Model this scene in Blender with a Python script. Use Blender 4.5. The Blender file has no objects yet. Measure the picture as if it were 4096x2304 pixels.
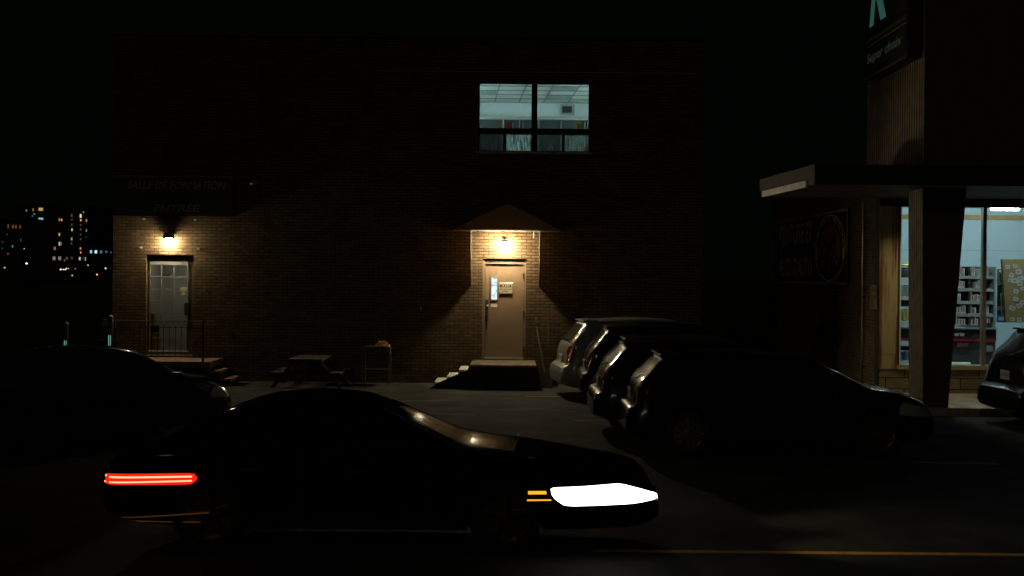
import bpy, bmesh, math, random
from mathutils import Vector, Matrix
random.seed(7)
R_ = math.radians
scene = bpy.context.scene
COL = scene.collection
F, HX, HY, CAMZ = 4550.0, 2048.0, 1105.0, 2.5
AR = R_(0.55)
CA, SA = math.cos(AR), math.sin(AR)

def U(x, y, D):
    """pixel of the photo (4096 wide) + distance -> world X, Z"""
    u, v = x - HX, HY - y
    return (u*CA - v*SA)*D/F, CAMZ + (u*SA + v*CA)*D/F

def UR(x0, x1, y0, y1, D):
    xm, ym = (x0+x1)/2, (y0+y1)/2
    return U(x0, ym, D)[0], U(x1, ym, D)[0], U(xm, y1, D)[1], U(xm, y0, D)[1]   # X0 X1 Z0 Z1

# ------------------------------------------------------------------ materials
MATS = {}
def mat(name, col, rough=0.6, metal=0.0, var=0.0, vscale=6.0, bump=0.0, bscale=40.0, emit=None, estr=0.0, coat=0.0, spec=0.5, dirt=None):
    if name in MATS: return MATS[name]
    m = bpy.data.materials.new(name); m.use_nodes = True
    nt = m.node_tree; b = nt.nodes['Principled BSDF']
    b.inputs['Base Color'].default_value = (*col, 1)
    b.inputs['Roughness'].default_value = rough
    b.inputs['Metallic'].default_value = metal
    b.inputs['Specular IOR Level'].default_value = spec
    if coat: b.inputs['Coat Weight'].default_value = coat; b.inputs['Coat Roughness'].default_value = 0.06
    if emit: b.inputs['Emission Color'].default_value = (*emit, 1); b.inputs['Emission Strength'].default_value = estr
    tc = nt.nodes.new('ShaderNodeTexCoord')
    if var > 0:
        n = nt.nodes.new('ShaderNodeTexNoise'); n.inputs['Scale'].default_value = vscale; n.inputs['Detail'].default_value = 6
        nt.links.new(tc.outputs['Object'], n.inputs['Vector'])
        r = nt.nodes.new('ShaderNodeValToRGB'); r.color_ramp.elements[0].position = .3; r.color_ramp.elements[1].position = .7
        d = dirt or tuple(c*(1-var) for c in col)
        r.color_ramp.elements[0].color = (*d, 1); r.color_ramp.elements[1].color = (*[min(1, c*(1+var*.6)) for c in col], 1)
        nt.links.new(n.outputs['Fac'], r.inputs['Fac']); nt.links.new(r.outputs['Color'], b.inputs['Base Color'])
    if bump > 0:
        n = nt.nodes.new('ShaderNodeTexNoise'); n.inputs['Scale'].default_value = bscale; n.inputs['Detail'].default_value = 8
        nt.links.new(tc.outputs['Object'], n.inputs['Vector'])
        bp = nt.nodes.new('ShaderNodeBump'); bp.inputs['Strength'].default_value = bump; bp.inputs['Distance'].default_value = .02
        nt.links.new(n.outputs['Fac'], bp.inputs['Height']); nt.links.new(bp.outputs['Normal'], b.inputs['Normal'])
    MATS[name] = m
    return m

def brickmat(name, c1, c2, mortar, bw, rh, ms, axis='XZ', offset=.5, bump=.8, dist=.012):
    if name in MATS: return MATS[name]
    m = bpy.data.materials.new(name); m.use_nodes = True
    nt = m.node_tree; b = nt.nodes['Principled BSDF']; b.inputs['Roughness'].default_value = .9; b.inputs['Specular IOR Level'].default_value = .1
    g = nt.nodes.new('ShaderNodeNewGeometry'); sp = nt.nodes.new('ShaderNodeSeparateXYZ'); cb = nt.nodes.new('ShaderNodeCombineXYZ')
    nt.links.new(g.outputs['Position'], sp.inputs[0])
    # small waviness so the courses are not ruler-straight
    wn = nt.nodes.new('ShaderNodeTexNoise'); wn.inputs['Scale'].default_value = 2.3; nt.links.new(g.outputs['Position'], wn.inputs['Vector'])
    ma = nt.nodes.new('ShaderNodeMath'); ma.operation = 'MULTIPLY_ADD'; ma.inputs[1].default_value = .014
    nt.links.new(wn.outputs['Fac'], ma.inputs[0]); nt.links.new(sp.outputs['Z'], ma.inputs[2])
    nt.links.new(sp.outputs['X' if axis == 'XZ' else 'Y'], cb.inputs[0]); nt.links.new(ma.outputs[0], cb.inputs[1])
    t = nt.nodes.new('ShaderNodeTexBrick'); nt.links.new(cb.outputs[0], t.inputs['Vector'])
    t.offset = offset
    t.inputs['Color1'].default_value = (*c1, 1); t.inputs['Color2'].default_value = (*c2, 1); t.inputs['Mortar'].default_value = (*mortar, 1)
    t.inputs['Scale'].default_value = 1; t.inputs['Brick Width'].default_value = bw; t.inputs['Row Height'].default_value = rh
    t.inputs['Mortar Size'].default_value = ms; t.inputs['Mortar Smooth'].default_value = .3; t.inputs['Bias'].default_value = -.1
    n = nt.nodes.new('ShaderNodeTexNoise'); n.inputs['Scale'].default_value = 1.7; n.inputs['Detail'].default_value = 10; n.inputs['Roughness'].default_value = .7
    nt.links.new(g.outputs['Position'], n.inputs['Vector'])
    mx = nt.nodes.new('ShaderNodeMixRGB'); mx.blend_type = 'MULTIPLY'; mx.inputs[0].default_value = .55
    rp = nt.nodes.new('ShaderNodeValToRGB'); rp.color_ramp.elements[0].position = .35; rp.color_ramp.elements[0].color = (.45, .42, .4, 1); rp.color_ramp.elements[1].position = .65
    nt.links.new(n.outputs['Fac'], rp.inputs[0]); nt.links.new(t.outputs['Color'], mx.inputs[1]); nt.links.new(rp.outputs[0], mx.inputs[2])
    nt.links.new(mx.outputs[0], b.inputs['Base Color'])
    ad = nt.nodes.new('ShaderNodeMath'); ad.operation = 'MULTIPLY_ADD'; ad.inputs[1].default_value = -1.0
    n2 = nt.nodes.new('ShaderNodeTexNoise'); n2.inputs['Scale'].default_value = 30; n2.inputs['Detail'].default_value = 4; nt.links.new(g.outputs['Position'], n2.inputs['Vector'])
    sc = nt.nodes.new('ShaderNodeMath'); sc.operation = 'MULTIPLY'; sc.inputs[1].default_value = .5; nt.links.new(n2.outputs['Fac'], sc.inputs[0])
    nt.links.new(t.outputs['Fac'], ad.inputs[0]); nt.links.new(sc.outputs[0], ad.inputs[2])
    bp = nt.nodes.new('ShaderNodeBump'); bp.inputs['Strength'].default_value = bump; bp.inputs['Distance'].default_value = dist
    nt.links.new(ad.outputs[0], bp.inputs['Height']); nt.links.new(bp.outputs['Normal'], b.inputs['Normal'])
    MATS[name] = m
    return m

def glassmat(name, tint=(1, 1, 1), gloss=.12, dirt=0.0):
    if name in MATS: return MATS[name]
    m = bpy.data.materials.new(name); m.use_nodes = True; nt = m.node_tree
    for n in list(nt.nodes): nt.nodes.remove(n)
    out = nt.nodes.new('ShaderNodeOutputMaterial'); tr = nt.nodes.new('ShaderNodeBsdfTransparent'); tr.inputs[0].default_value = (*tint, 1)
    gl = nt.nodes.new('ShaderNodeBsdfGlossy'); gl.inputs['Roughness'].default_value = .03
    fr = nt.nodes.new('ShaderNodeFresnel'); fr.inputs[0].default_value = 1.45
    mx = nt.nodes.new('ShaderNodeMixShader'); nt.links.new(fr.outputs[0], mx.inputs[0]); nt.links.new(tr.outputs[0], mx.inputs[1]); nt.links.new(gl.outputs[0], mx.inputs[2])
    last = mx
    if dirt > 0:   # condensation / film on the pane
        df = nt.nodes.new('ShaderNodeBsdfTranslucent'); df.inputs[0].default_value = (.62, .72, .70, 1)
        d2 = nt.nodes.new('ShaderNodeMixShader'); n = nt.nodes.new('ShaderNodeTexNoise'); n.inputs['Scale'].default_value = 5; n.inputs['Detail'].default_value = 5
        tc = nt.nodes.new('ShaderNodeTexCoord'); mp = nt.nodes.new('ShaderNodeMapping'); mp.inputs['Scale'].default_value = (6, 1, .8)
        nt.links.new(tc.outputs['Object'], mp.inputs[0]); nt.links.new(mp.outputs[0], n.inputs['Vector'])
        r = nt.nodes.new('ShaderNodeValToRGB'); r.color_ramp.elements[0].position = .38; r.color_ramp.elements[1].position = .72; r.color_ramp.elements[1].color = (dirt,)*3+(1,)
        nt.links.new(n.outputs['Fac'], r.inputs[0]); nt.links.new(r.outputs[0], d2.inputs[0])
        nt.links.new(mx.outputs[0], d2.inputs[1]); nt.links.new(df.outputs[0], d2.inputs[2]); last = d2
    nt.links.new(last.outputs[0], out.inputs[0])
    MATS[name] = m
    return m

BRICK = brickmat('brown brick', (.165, .112, .054), (.10, .064, .033), (.035, .027, .018), .222, .0715, .0085, bump=1.0, dist=.018)
SIDEBRICK = brickmat('side brick', (.24, .20, .12), (.17, .135, .085), (.08, .07, .05), .222, .0715, .007, axis='YZ')
BLOCK = brickmat('stone block', (.34, .27, .16), (.24, .19, .11), (.05, .04, .03), .78, .235, .012, bump=.6)
ASPH = mat('asphalt', (.050, .049, .039), .9, var=.6, vscale=1.3, bump=.7, bscale=55, spec=.15)
ROADM = mat('road asphalt', (.036, .034, .028), .85, var=.55, vscale=1.6, spec=.2, bump=.5, bscale=70)
CONC = mat('concrete', (.42, .41, .36), .85, var=.35, vscale=2.5, bump=.3, bscale=30)
YPAINT = mat('yellow road paint', (.6, .33, .05), .7, var=.3, vscale=8)
WPAINT = mat('worn white paint', (.17, .16, .13), .8, var=.6, vscale=9)
DARKM = mat('dark bronze metal', (.03, .027, .02), .45, .3, var=.2)
BLACK = mat('black', (.008, .008, .008), .6)
TAUPE = mat('taupe door paint', (.17, .112, .064), .5, var=.12, vscale=3, bump=.12, bscale=25)
FRAMET = mat('taupe frame paint', (.17, .12, .072), .5, var=.15, vscale=5)
ALU = mat('aluminium', (.55, .52, .42), .35, .7, var=.1)
BRIGHTALU = mat('bright metal strip', (.8, .78, .7), .3, .3)
STEELG = mat('galvanised tread', (.85, .82, .70), .4, .1, var=.15, vscale=12)
PLANK = mat('weathered plank', (.065, .042, .024), .8, var=.4, vscale=8, bump=.3)
SOFF = mat('brown soffit', (.07, .052, .038), .7, var=.25, vscale=2)
FASC = mat('brown fascia', (.035, .026, .018), .6, var=.3)
WHITE = mat('white paint', (.62, .62, .56), .5, var=.12, vscale=4)
RIB = mat('ribbed brown cladding', (.36, .29, .19), .7, var=.3, vscale=4)
PILL = mat('dark pillar face', (.10,.085,.06), .8, var=.3, vscale=4)
GLASS = glassmat('clear glass')
FILMS = [glassmat('misted glass %d' % i, (t,t*1.02,t), dirt=d) for i, (t, d) in enumerate(((.35,.08),(.85,.8),(.6,.05),(.7,.35)))]
RUBBER = mat('tyre rubber', (.012, .012, .012), .85)
YELL = mat('yellow', (.55, .42, .05), .6)
REDM = mat('red', (.5, .03, .03), .5)

# ------------------------------------------------------------------ mesh builder
class MB:
    def __init__(self): self.v = []; self.f = []; self.smooth = False
    def quad(self, *p):
        n = len(self.v); self.v += [tuple(q) for q in p]; self.f.append(tuple(range(n, n+len(p)))); return self
    def box(self, x0, x1, y0, y1, z0, z1):
        n = len(self.v)
        self.v += [(x0,y0,z0),(x1,y0,z0),(x1,y1,z0),(x0,y1,z0),(x0,y0,z1),(x1,y0,z1),(x1,y1,z1),(x0,y1,z1)]
        for f in ((0,3,2,1),(4,5,6,7),(0,1,5,4),(1,2,6,5),(2,3,7,6),(3,0,4,7)): self.f.append(tuple(n+i for i in f))
        return self
    def hexa(self, bot, top):
        n = len(self.v); self.v += [tuple(p) for p in bot] + [tuple(p) for p in top]; k = len(bot)
        self.f.append(tuple(n+i for i in reversed(range(k)))); self.f.append(tuple(n+k+i for i in range(k)))
        for i in range(k):
            j = (i+1) % k; self.f.append((n+i, n+j, n+k+j, n+k+i))
        return self
    def tube(self, pts, r, k=8, r1=None):
        pts = [Vector(p) for p in pts]; rings = []
        for i, p in enumerate(pts):
            d = (pts[min(i+1, len(pts)-1)] - pts[max(i-1, 0)]).normalized()
            a = d.orthogonal().normalized(); b = d.cross(a)
            rr = r if r1 is None else r + (r1-r)*i/(len(pts)-1)
            n = len(self.v); rings.append(n)
            for q in range(k):
                t = 2*math.pi*q/k; self.v.append(tuple(p + a*math.cos(t)*rr + b*math.sin(t)*rr))
        for i in range(len(rings)-1):
            for q in range(k):
                w = (q+1) % k; self.f.append((rings[i]+q, rings[i]+w, rings[i+1]+w, rings[i+1]+q))
        self.f.append(tuple(rings[0]+q for q in reversed(range(k)))); self.f.append(tuple(rings[-1]+q for q in range(k)))
        return self
    def lathe(self, c, prof, axis='Z', k=24, caps=True):
        c = Vector(c); n = len(self.v)
        for (r, h) in prof:
            for q in range(k):
                t = 2*math.pi*q/k; a, b = math.cos(t)*r, math.sin(t)*r
                self.v.append(tuple(c + (Vector((a, b, h)) if axis == 'Z' else Vector((a, h, b)) if axis == 'Y' else Vector((h, a, b)))))
        for i in range(len(prof)-1):
            for q in range(k):
                w = (q+1) % k; self.f.append((n+i*k+q, n+i*k+w, n+(i+1)*k+w, n+(i+1)*k+q))
        if caps:
            self.f.append(tuple(n+q for q in reversed(range(k)))); m = n+(len(prof)-1)*k; self.f.append(tuple(m+q for q in range(k)))
        self.smooth = True
        return self
    def build(self, name, m, parent=None, bevel=0.0, local=False):
        o = bpy.data.objects.new(name, bpy.data.meshes.new(name)); COL.objects.link(o)
        if parent is not None:
            root = parent
            while root.parent: root = root.parent
            off = Vector((0,0,0)) if local else root.location
            o.parent = parent
        else:
            xs = [p[0] for p in self.v]; ys = [p[1] for p in self.v]; zs = [p[2] for p in self.v]
            off = Vector(((min(xs)+max(xs))/2, (min(ys)+max(ys))/2, min(zs))); o.location = off
        me = o.data; me.from_pydata([tuple(Vector(p)-off) for p in self.v], [], self.f)
        bm = bmesh.new(); bm.from_mesh(me); bmesh.ops.recalc_face_normals(bm, faces=bm.faces)
        if bevel: bmesh.ops.bevel(bm, geom=bm.edges[:], offset=bevel, segments=2, affect='EDGES', clamp_overlap=True)
        bm.to_mesh(me); bm.free()
        if self.smooth: me.polygons.foreach_set('use_smooth', [True]*len(me.polygons)); me.set_sharp_from_angle(angle=R_(40))
        if m: me.materials.append(m)
        return o

def tag(o, label=None, cat=None, group=None, kind=None):
    if label: o['label'] = label
    if cat: o['category'] = cat
    if group: o['group'] = group
    if kind: o['kind'] = kind
    return o
def thing(name, label, cat, loc, group=None):
    o = bpy.data.objects.new(name, None); COL.objects.link(o); o.location = loc; o.empty_display_size = .2
    return tag(o, label, cat, group)
def struct(name, mb, m):
    return tag(mb.build(name, m), kind='structure')
def box(name, dims, m, parent=None, bevel=0.0): return MB().box(*dims).build(name, m, parent, bevel)
def copy_tree(o, parent=None):
    c = o.copy(); COL.objects.link(c); c.parent = parent
    for ch in o.children: copy_tree(ch, c)
    return c

def text(name, s, m, parent, w, h, origin, xdir, ydir, shear=0.0, bold=0.0, ext=.004, world=True):
    """lettering fitted into a w x h box whose lower-left corner is origin"""
    cu = bpy.data.curves.new('lettering', 'FONT'); cu.body = s; cu.shear = shear; cu.offset = bold; cu.extrude = 0; cu.resolution_u = 3
    t = bpy.data.objects.new('tmp', cu); COL.objects.link(t); dg = bpy.context.evaluated_depsgraph_get()
    me = bpy.data.meshes.new_from_object(t.evaluated_get(dg)); COL.objects.unlink(t); bpy.data.objects.remove(t)
    xs = [v.co.x for v in me.vertices]; ys = [v.co.y for v in me.vertices]
    sx, sy = w/(max(xs)-min(xs)), h/(max(ys)-min(ys)); x0, y0 = min(xs), min(ys)
    xd, yd = Vector(xdir), Vector(ydir); nd = xd.cross(yd)
    off = Vector((0,0,0))
    if parent is not None and world:
        r = parent
        while r.parent: r = r.parent
        off = r.location
    for v in me.vertices: v.co = Vector(origin) - off + xd*(v.co.x-x0)*sx + yd*(v.co.y-y0)*sy + nd*ext
    me.materials.clear(); me.materials.append(m)
    o = bpy.data.objects.new(name, me); COL.objects.link(o)
    if parent is not None: o.parent = parent
    return o

# ------------------------------------------------------------------ camera, world, moon/street ambience
cd = bpy.data.cameras.new('camera'); cam = bpy.data.objects.new('camera', cd); COL.objects.link(cam)
cd.sensor_width = 36; cd.lens = 36*F/4096; cd.shift_y = -47/4096; cd.clip_end = 3000; cd.clip_start = .1
cam.matrix_world = Matrix.Translation((0, 0, CAMZ)) @ Matrix.Rotation(R_(90), 4, 'X') @ Matrix.Rotation(AR, 4, 'Z')
scene.camera = cam
w = bpy.data.worlds.new('World'); scene.world = w; w.use_nodes = True; nt = w.node_tree
sky = nt.nodes.new('ShaderNodeTexSky'); sky.sky_type = 'NISHITA'; sky.sun_disc = False
sky.sun_elevation = R_(-5); sky.sun_rotation = R_(207)
bg = nt.nodes['Background']; bg.inputs[1].default_value = .05
nt.links.new(sky.outputs[0], bg.inputs[0])
glow = nt.nodes.new('ShaderNodeBackground'); glow.inputs[0].default_value = (.30, 1, .45, 1); glow.inputs[1].default_value = .0011   # faint city sky glow
add = nt.nodes.new('ShaderNodeAddShader'); nt.links.new(bg.outputs[0], add.inputs[0]); nt.links.new(glow.outputs[0], add.inputs[1])
nt.links.new(add.outputs[0], nt.nodes['World Output'].inputs[0])
sd = bpy.data.lights.new('sun', 'SUN'); sd.energy = .04; sd.angle = R_(3); sd.color = (1, .82, .58)
so = bpy.data.objects.new('sun', sd); COL.objects.link(so); so.rotation_euler = (R_(58), 0, R_(-27))
vs = scene.view_settings; vs.view_transform = 'Standard'; vs.look = 'None'; vs.gamma = 1; vs.exposure = 0
scene.cycles.use_denoising = True; scene.cycles.sample_clamp_indirect = 4

# ------------------------------------------------------------------ ground
struct('ground', MB().quad((-900,-60,0),(900,-60,0),(900,1500,0),(-900,1500,0)), ASPH)
struct('road', MB().quad((-300,2,.004),(300,2,.004),(300,13.2,.004),(-300,13.2,.004)), ROADM)
Dl = (CAMZ-.008)*F/(2205-HY-6)
struct('centre_line', MB().quad((.72,Dl-.05,.008),(200,Dl-.05,.008),(200,Dl+.05,.008),(.80,Dl+.05,.008)), YPAINT)
pl = MB()
for (xa, ya, xb, yb, wd) in ((2100,1587,2330,1586,.05),(1300,1609,1790,1602,.05),(2290,1682,2420,1681,.05),(3650,1850,4000,1856,.08)):
    Da = 2.5*F/(ya-HY+(xa-HX)*SA*-1); Db = 2.5*F/(yb-HY-(xb-HX)*SA)
    A, B = U(xa, ya, Da)[0], U(xb, yb, Db)[0]
    pl.quad((A,Da-wd,.004),(B,Db-wd,.004),(B,Db+wd,.004),(A,Da+wd,.004))
struct('parking_marking', pl, WPAINT)
tm = MB()  # thin pale ribbons: reflected light trails painted on the asphalt
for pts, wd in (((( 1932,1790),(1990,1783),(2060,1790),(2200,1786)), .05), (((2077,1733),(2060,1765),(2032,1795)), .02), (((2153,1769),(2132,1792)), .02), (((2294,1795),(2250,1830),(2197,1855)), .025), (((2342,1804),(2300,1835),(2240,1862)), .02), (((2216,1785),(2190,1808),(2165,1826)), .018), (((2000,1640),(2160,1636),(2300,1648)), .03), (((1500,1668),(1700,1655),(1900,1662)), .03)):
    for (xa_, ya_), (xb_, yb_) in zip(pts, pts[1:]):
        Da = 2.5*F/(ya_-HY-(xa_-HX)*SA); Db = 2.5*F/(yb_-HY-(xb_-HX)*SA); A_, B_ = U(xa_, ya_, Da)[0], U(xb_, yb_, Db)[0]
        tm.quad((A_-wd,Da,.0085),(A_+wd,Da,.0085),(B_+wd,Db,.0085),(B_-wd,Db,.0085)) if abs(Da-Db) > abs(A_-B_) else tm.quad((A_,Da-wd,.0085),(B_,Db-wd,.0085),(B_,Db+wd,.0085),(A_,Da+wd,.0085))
struct('painted_light_trails', tm, mat('light trails on asphalt', (.13,.12,.085), .8, var=.4, vscale=5))
# manhole cover beyond the passing car
Dm = 16.6; mx_ = U(2085, 1790, Dm)[0]
mh = thing('manhole_cover', 'round iron manhole cover in the dark asphalt in front of the parked hatchbacks', 'manhole cover', (mx_, Dm, 0))
MB().lathe((mx_, Dm, 0), [(.44, .001), (.44, .012), (.41, .014), (.41, .008), (.02, .009)]).build('frame_ring', mat('iron', (.10, .085, .06), .45, .6, var=.3, vscale=20), mh)
gm = MB()
for k in range(-4, 5):
    L = math.sqrt(max(.0, .37**2-(k*.08)**2)); gm.box(mx_-L, mx_+L, Dm+k*.08-.018, Dm+k*.08+.018, .009, .016)
gm.build('tread_ribs', MATS['iron'], mh)

# ------------------------------------------------------------------ brick building
YW = 26.45
bx0 = U(453, 900, YW)[0]; bx1 = U(2806, 1100, YW)[0]; ztop = U(1500, 150, YW)[1]
bb = thing('brick_building', 'long dark brown brick building with two lamplit doors and one lit upstairs window', 'building', (0, YW, 0))
ld = UR(584, 773, 1020, 1424, YW); rd = UR(1929, 2104, 1035, 1436, YW); uw = UR(1913, 2361, 327, 607, YW)
def holed_wall(X0, X1, Z0, Z1, Y, th, holes):
    m = MB(); xs = sorted({X0, X1, *[h[0] for h in holes], *[h[1] for h in holes]}); zs = sorted({Z0, Z1, *[h[2] for h in holes], *[h[3] for h in holes]})
    for i in range(len(xs)-1):
        for j in range(len(zs)-1):
            cx, cz = (xs[i]+xs[i+1])/2, (zs[j]+zs[j+1])/2
            if any(h[0] < cx < h[1] and h[2] < cz < h[3] for h in holes): continue
            m.quad((xs[i],Y,zs[j]),(xs[i+1],Y,zs[j]),(xs[i+1],Y,zs[j+1]),(xs[i],Y,zs[j+1]))
            m.quad((xs[i],Y+th,zs[j]),(xs[i+1],Y+th,zs[j]),(xs[i+1],Y+th,zs[j+1]),(xs[i],Y+th,zs[j+1]))
    for (a, b, c, d) in holes + [(X0, X1, Z0, Z1)]:
        m.quad((a,Y,c),(a,Y+th,c),(a,Y+th,d),(a,Y,d)); m.quad((b,Y,c),(b,Y+th,c),(b,Y+th,d),(b,Y,d))
        m.quad((a,Y,d),(b,Y,d),(b,Y+th,d),(a,Y+th,d)); m.quad((a,Y,c),(b,Y,c),(b,Y+th,c),(a,Y+th,c))
    return m
TH = .30
wm = holed_wall(bx0, bx1, -.02, ztop, YW, TH, [ld, rd, uw])
wm.build('wall', BRICK, bb)
sw = MB().box(bx0, bx0+.25, YW+TH, YW+14, -.02, ztop).box(bx1-.25, bx1, YW+TH, YW+14, -.02, ztop).box(bx0+.25, bx1-.25, YW+13.7, YW+14, -.02, ztop)
sw.build('side_wall', SIDEBRICK, bb)
box('roof', (bx0+.25, bx1-.25, YW+TH, YW+13.7, ztop-.5, ztop-.3), BLACK, bb)
box('coping', (bx0-.05, bx1+.05, YW-.05, YW+TH+.05, ztop+.002, ztop+.09), DARKM, bb)
# lintel course over doors
for d in (ld, rd):
    box('lintel', (d[0]-.05, d[1]+.05, YW+.10, YW+TH-.01, d[3]+.001, d[3]+.06), BRICK, bb)

# --- right door
xa, xb, za, zb = rd
dr = box('door', (xa+.065, xb-.065, YW+.115, YW+.16, za+.03, U(2015, 1057, YW)[1]-.0), TAUPE, bb)
dt = U(2015, 1057, YW)[1]
MB().box(xa+.001, xa+.06, YW+.045, YW+.2, za+.001, zb-.001).box(xb-.06, xb-.001, YW+.07, YW+.2, za+.001, zb-.001).box(xa+.061, xb-.061, YW+.07, YW+.2, dt+.006, zb-.001).build('door_frame', FRAMET, dr)
box('threshold', (xa+.06, xb-.06, YW+.03, YW+.2, za+.001, za+.026), ALU, dr)
v = UR(1966, 1988, 1110, 1198, YW+.11)
MB().box(v[0]-.025, v[0], YW+.095, YW+.115, v[2]-.025, v[3]+.025).box(v[1], v[1]+.025, YW+.095, YW+.115, v[2]-.025, v[3]+.025).box(v[0], v[1], YW+.096, YW+.115, v[3], v[3]+.025).box(v[0], v[1], YW+.096, YW+.115, v[2]-.025, v[2]).build('window_frame', FRAMET, dr)
# lit pane: bright corridor light with bluish bars seen through wired glass
lp = bpy.data.materials.new('lit corridor pane'); lp.use_nodes = True; n_ = lp.node_tree; b_ = n_.nodes['Principled BSDF']
tcx = n_.nodes.new('ShaderNodeTexCoord'); mpx = n_.nodes.new('ShaderNodeMapping'); mpx.inputs['Scale'].default_value = (5, 1, 9); nx = n_.nodes.new('ShaderNodeTexNoise'); nx.inputs['Scale'].default_value = 1.6; nx.inputs['Detail'].default_value = 3
n_.links.new(tcx.outputs['Object'], mpx.inputs[0]); n_.links.new(mpx.outputs[0], nx.inputs['Vector'])
rx = n_.nodes.new('ShaderNodeValToRGB'); rx.color_ramp.elements[0].position = .4; rx.color_ramp.elements[0].color = (.22, .55, .62, 1); rx.color_ramp.elements[1].position = .52; rx.color_ramp.elements[1].color = (.85, 1, 1, 1)
n_.links.new(nx.outputs['Fac'], rx.inputs[0]); n_.links.new(rx.outputs[0], b_.inputs['Emission Color']); b_.inputs['Emission Strength'].default_value = 1.0; b_.inputs['Base Color'].default_value = (.02,.02,.02,1)
MB().box(v[0], v[1], YW+.105, YW+.114, v[2], v[3]).build('pane', lp, dr)
hx = U(1948, 1250, YW)[0]
hm = MB().box(hx-.045, hx+.03, YW+.098, YW+.114, U(0,1300,YW)[1]+.18, U(0,1212,YW)[1]+.18)
hm.tube([(hx-.005, YW+.10, 1.62), (hx-.005, YW+.04, 1.60), (hx-.005, YW+.04, 1.28), (hx-.005, YW+.10, 1.26)], .014)
hm.build('handle', BLACK, dr)
MB().lathe((U(1950,1222,YW)[0], YW+.09, U(1950,1222,YW)[1]), [(.0,-.012),(.02,-.012),(.022,.02)], 'Y', 14).build('lock_cylinder', BRIGHTALU, dr)
for yy in (1104, 1256, 1400):
    hxx, hz = U(2094, yy, YW); MB().tube([(hxx, YW+.062, hz-.07), (hxx, YW+.062, hz+.07)], .014, 8).build('hinge', DARKM, dr)
tri = U(1980, 1208, YW+.1)
MB().hexa([(tri[0]-.05, YW+.111, tri[1]-.035),(tri[0]+.05, YW+.111, tri[1]-.035),(tri[0], YW+.111, tri[1]+.055)], [(tri[0]-.05, YW+.1145, tri[1]-.035),(tri[0]+.05, YW+.1145, tri[1]-.035),(tri[0], YW+.1145, tri[1]+.055)]).build('warning_sticker', mat('old yellow sticker', (.55,.45,.16), .6), dr)
q = UR(1963, 1989, 1215, 1228, YW+.1)
box('label_sticker', (q[0], q[1], YW+.110, YW+.1145, q[2], q[3]), mat('old white sticker', (.55,.46,.36), .6), dr)
# notice sign
q = UR(1997, 2049, 1134, 1174, YW+.1)
ns = thing('notice_sign', 'small AVIS notice sign held on the taupe door right of its narrow pane', 'sign', ((q[0]+q[1])/2, YW+.1, q[2]))
box('board', (q[0], q[1], YW+.082, YW+.110, q[2], q[3]), mat('cream sign', (.36,.30,.17), .5, var=.12, vscale=30), ns, .003)
hh = q[3]-q[2]
box('black_band', (q[0]+.015, q[1]-.03, YW+.0805, YW+.0825, q[2]+.62*hh, q[3]-.025), BLACK, ns)
text('lettering', 'AVIS', mat('cream letters', (.5,.43,.27), .5), ns, (q[1]-q[0])*.66, .22*hh, (q[0]+.05, YW+.0795, q[2]+.66*hh), (1,0,0), (0,0,1), .3, .02, .001)
text('lettering', 'PERSONNEL AUTORISÉ', BLACK, ns, (q[1]-q[0])*.9, .15*hh, (q[0]+.015, YW+.0815, q[2]+.36*hh), (1,0,0), (0,0,1), 0, .02, .001)
text('lettering', 'SEULEMENT', BLACK, ns, (q[1]-q[0])*.5, .14*hh, (q[0]+.07, YW+.0815, q[2]+.12*hh), (1,0,0), (0,0,1), 0, .02, .001)
MB().tube([(q[0], YW+.09, q[3]+.012), (q[1]+.02, YW+.09, q[3]+.012)], .007, 6).build('top_rail', BRIGHTALU, ns)

# --- left glass door with grille, dim hallway behind
xa, xb, za, zb = ld
g0, g1, gz0, gz1 = UR(606, 756, 1047, 1402, YW+.2)
dl = MB().box(xa+.001, g0, YW+.10, YW+.17, za+.001, zb-.001).box(g1, xb-.001, YW+.10, YW+.17, za+.001, zb-.001).box(g0, g1, YW+.10, YW+.17, gz1, zb-.001).box(g0, g1, YW+.10, YW+.17, za+.001, gz0-.0).build('door', mat('bronze frame', (.10,.078,.045), .5, .2, var=.2), bb)
box('pane', (g0, g1, YW+.113, YW+.119, gz0, gz1), GLASS, dl)
gr = MB()
for px in (655, 705): X = U(px, 1150, YW+.24)[0]; gr.box(X-.008, X+.008, YW+.062, YW+.075, gz0, gz1-.08)
for py in (1107, 1156, 1204, 1252, 1300, 1350): Z = U(680, py, YW+.24)[1]; gr.box(g0, g1, YW+.058, YW+.071, Z-.008, Z+.008)
gr.box(g0, g0+.015, YW+.061, YW+.073, gz0, gz1).box(g1-.015, g1, YW+.061, YW+.073, gz0, gz1)
gr.build('grille', mat('cream grille', (.26,.25,.19), .45), dl)
box('head_rail', (g0, g1, YW+.078, YW+.112, gz1-.07, gz1+.001), mat('pale head rail', (.36,.36,.34), .45, var=.15, vscale=20), dl)
box('sill_strip', (g0-.02, g1+.02, YW+.06, YW+.099, gz0-.02, gz0+.008), BRIGHTALU, dl)
box('threshold', (xa+.02, xb-.02, YW+.02, YW+.17, za+.001, za+.03), ALU, dl)
q = UR(651, 684, 1093, 1109, YW+.2); box('dark_sticker', (q[0], q[1], YW+.108, YW+.1125, q[2], q[3]), BLACK, dl)
q = UR(725, 752, 1150, 1163, YW+.2); box('white_sticker', (q[0], q[1], YW+.108, YW+.1125, q[2], q[3]), mat('pale sticker', (.7,.68,.5), .6), dl)
t0 = U(738, 1172, YW+.2)
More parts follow.
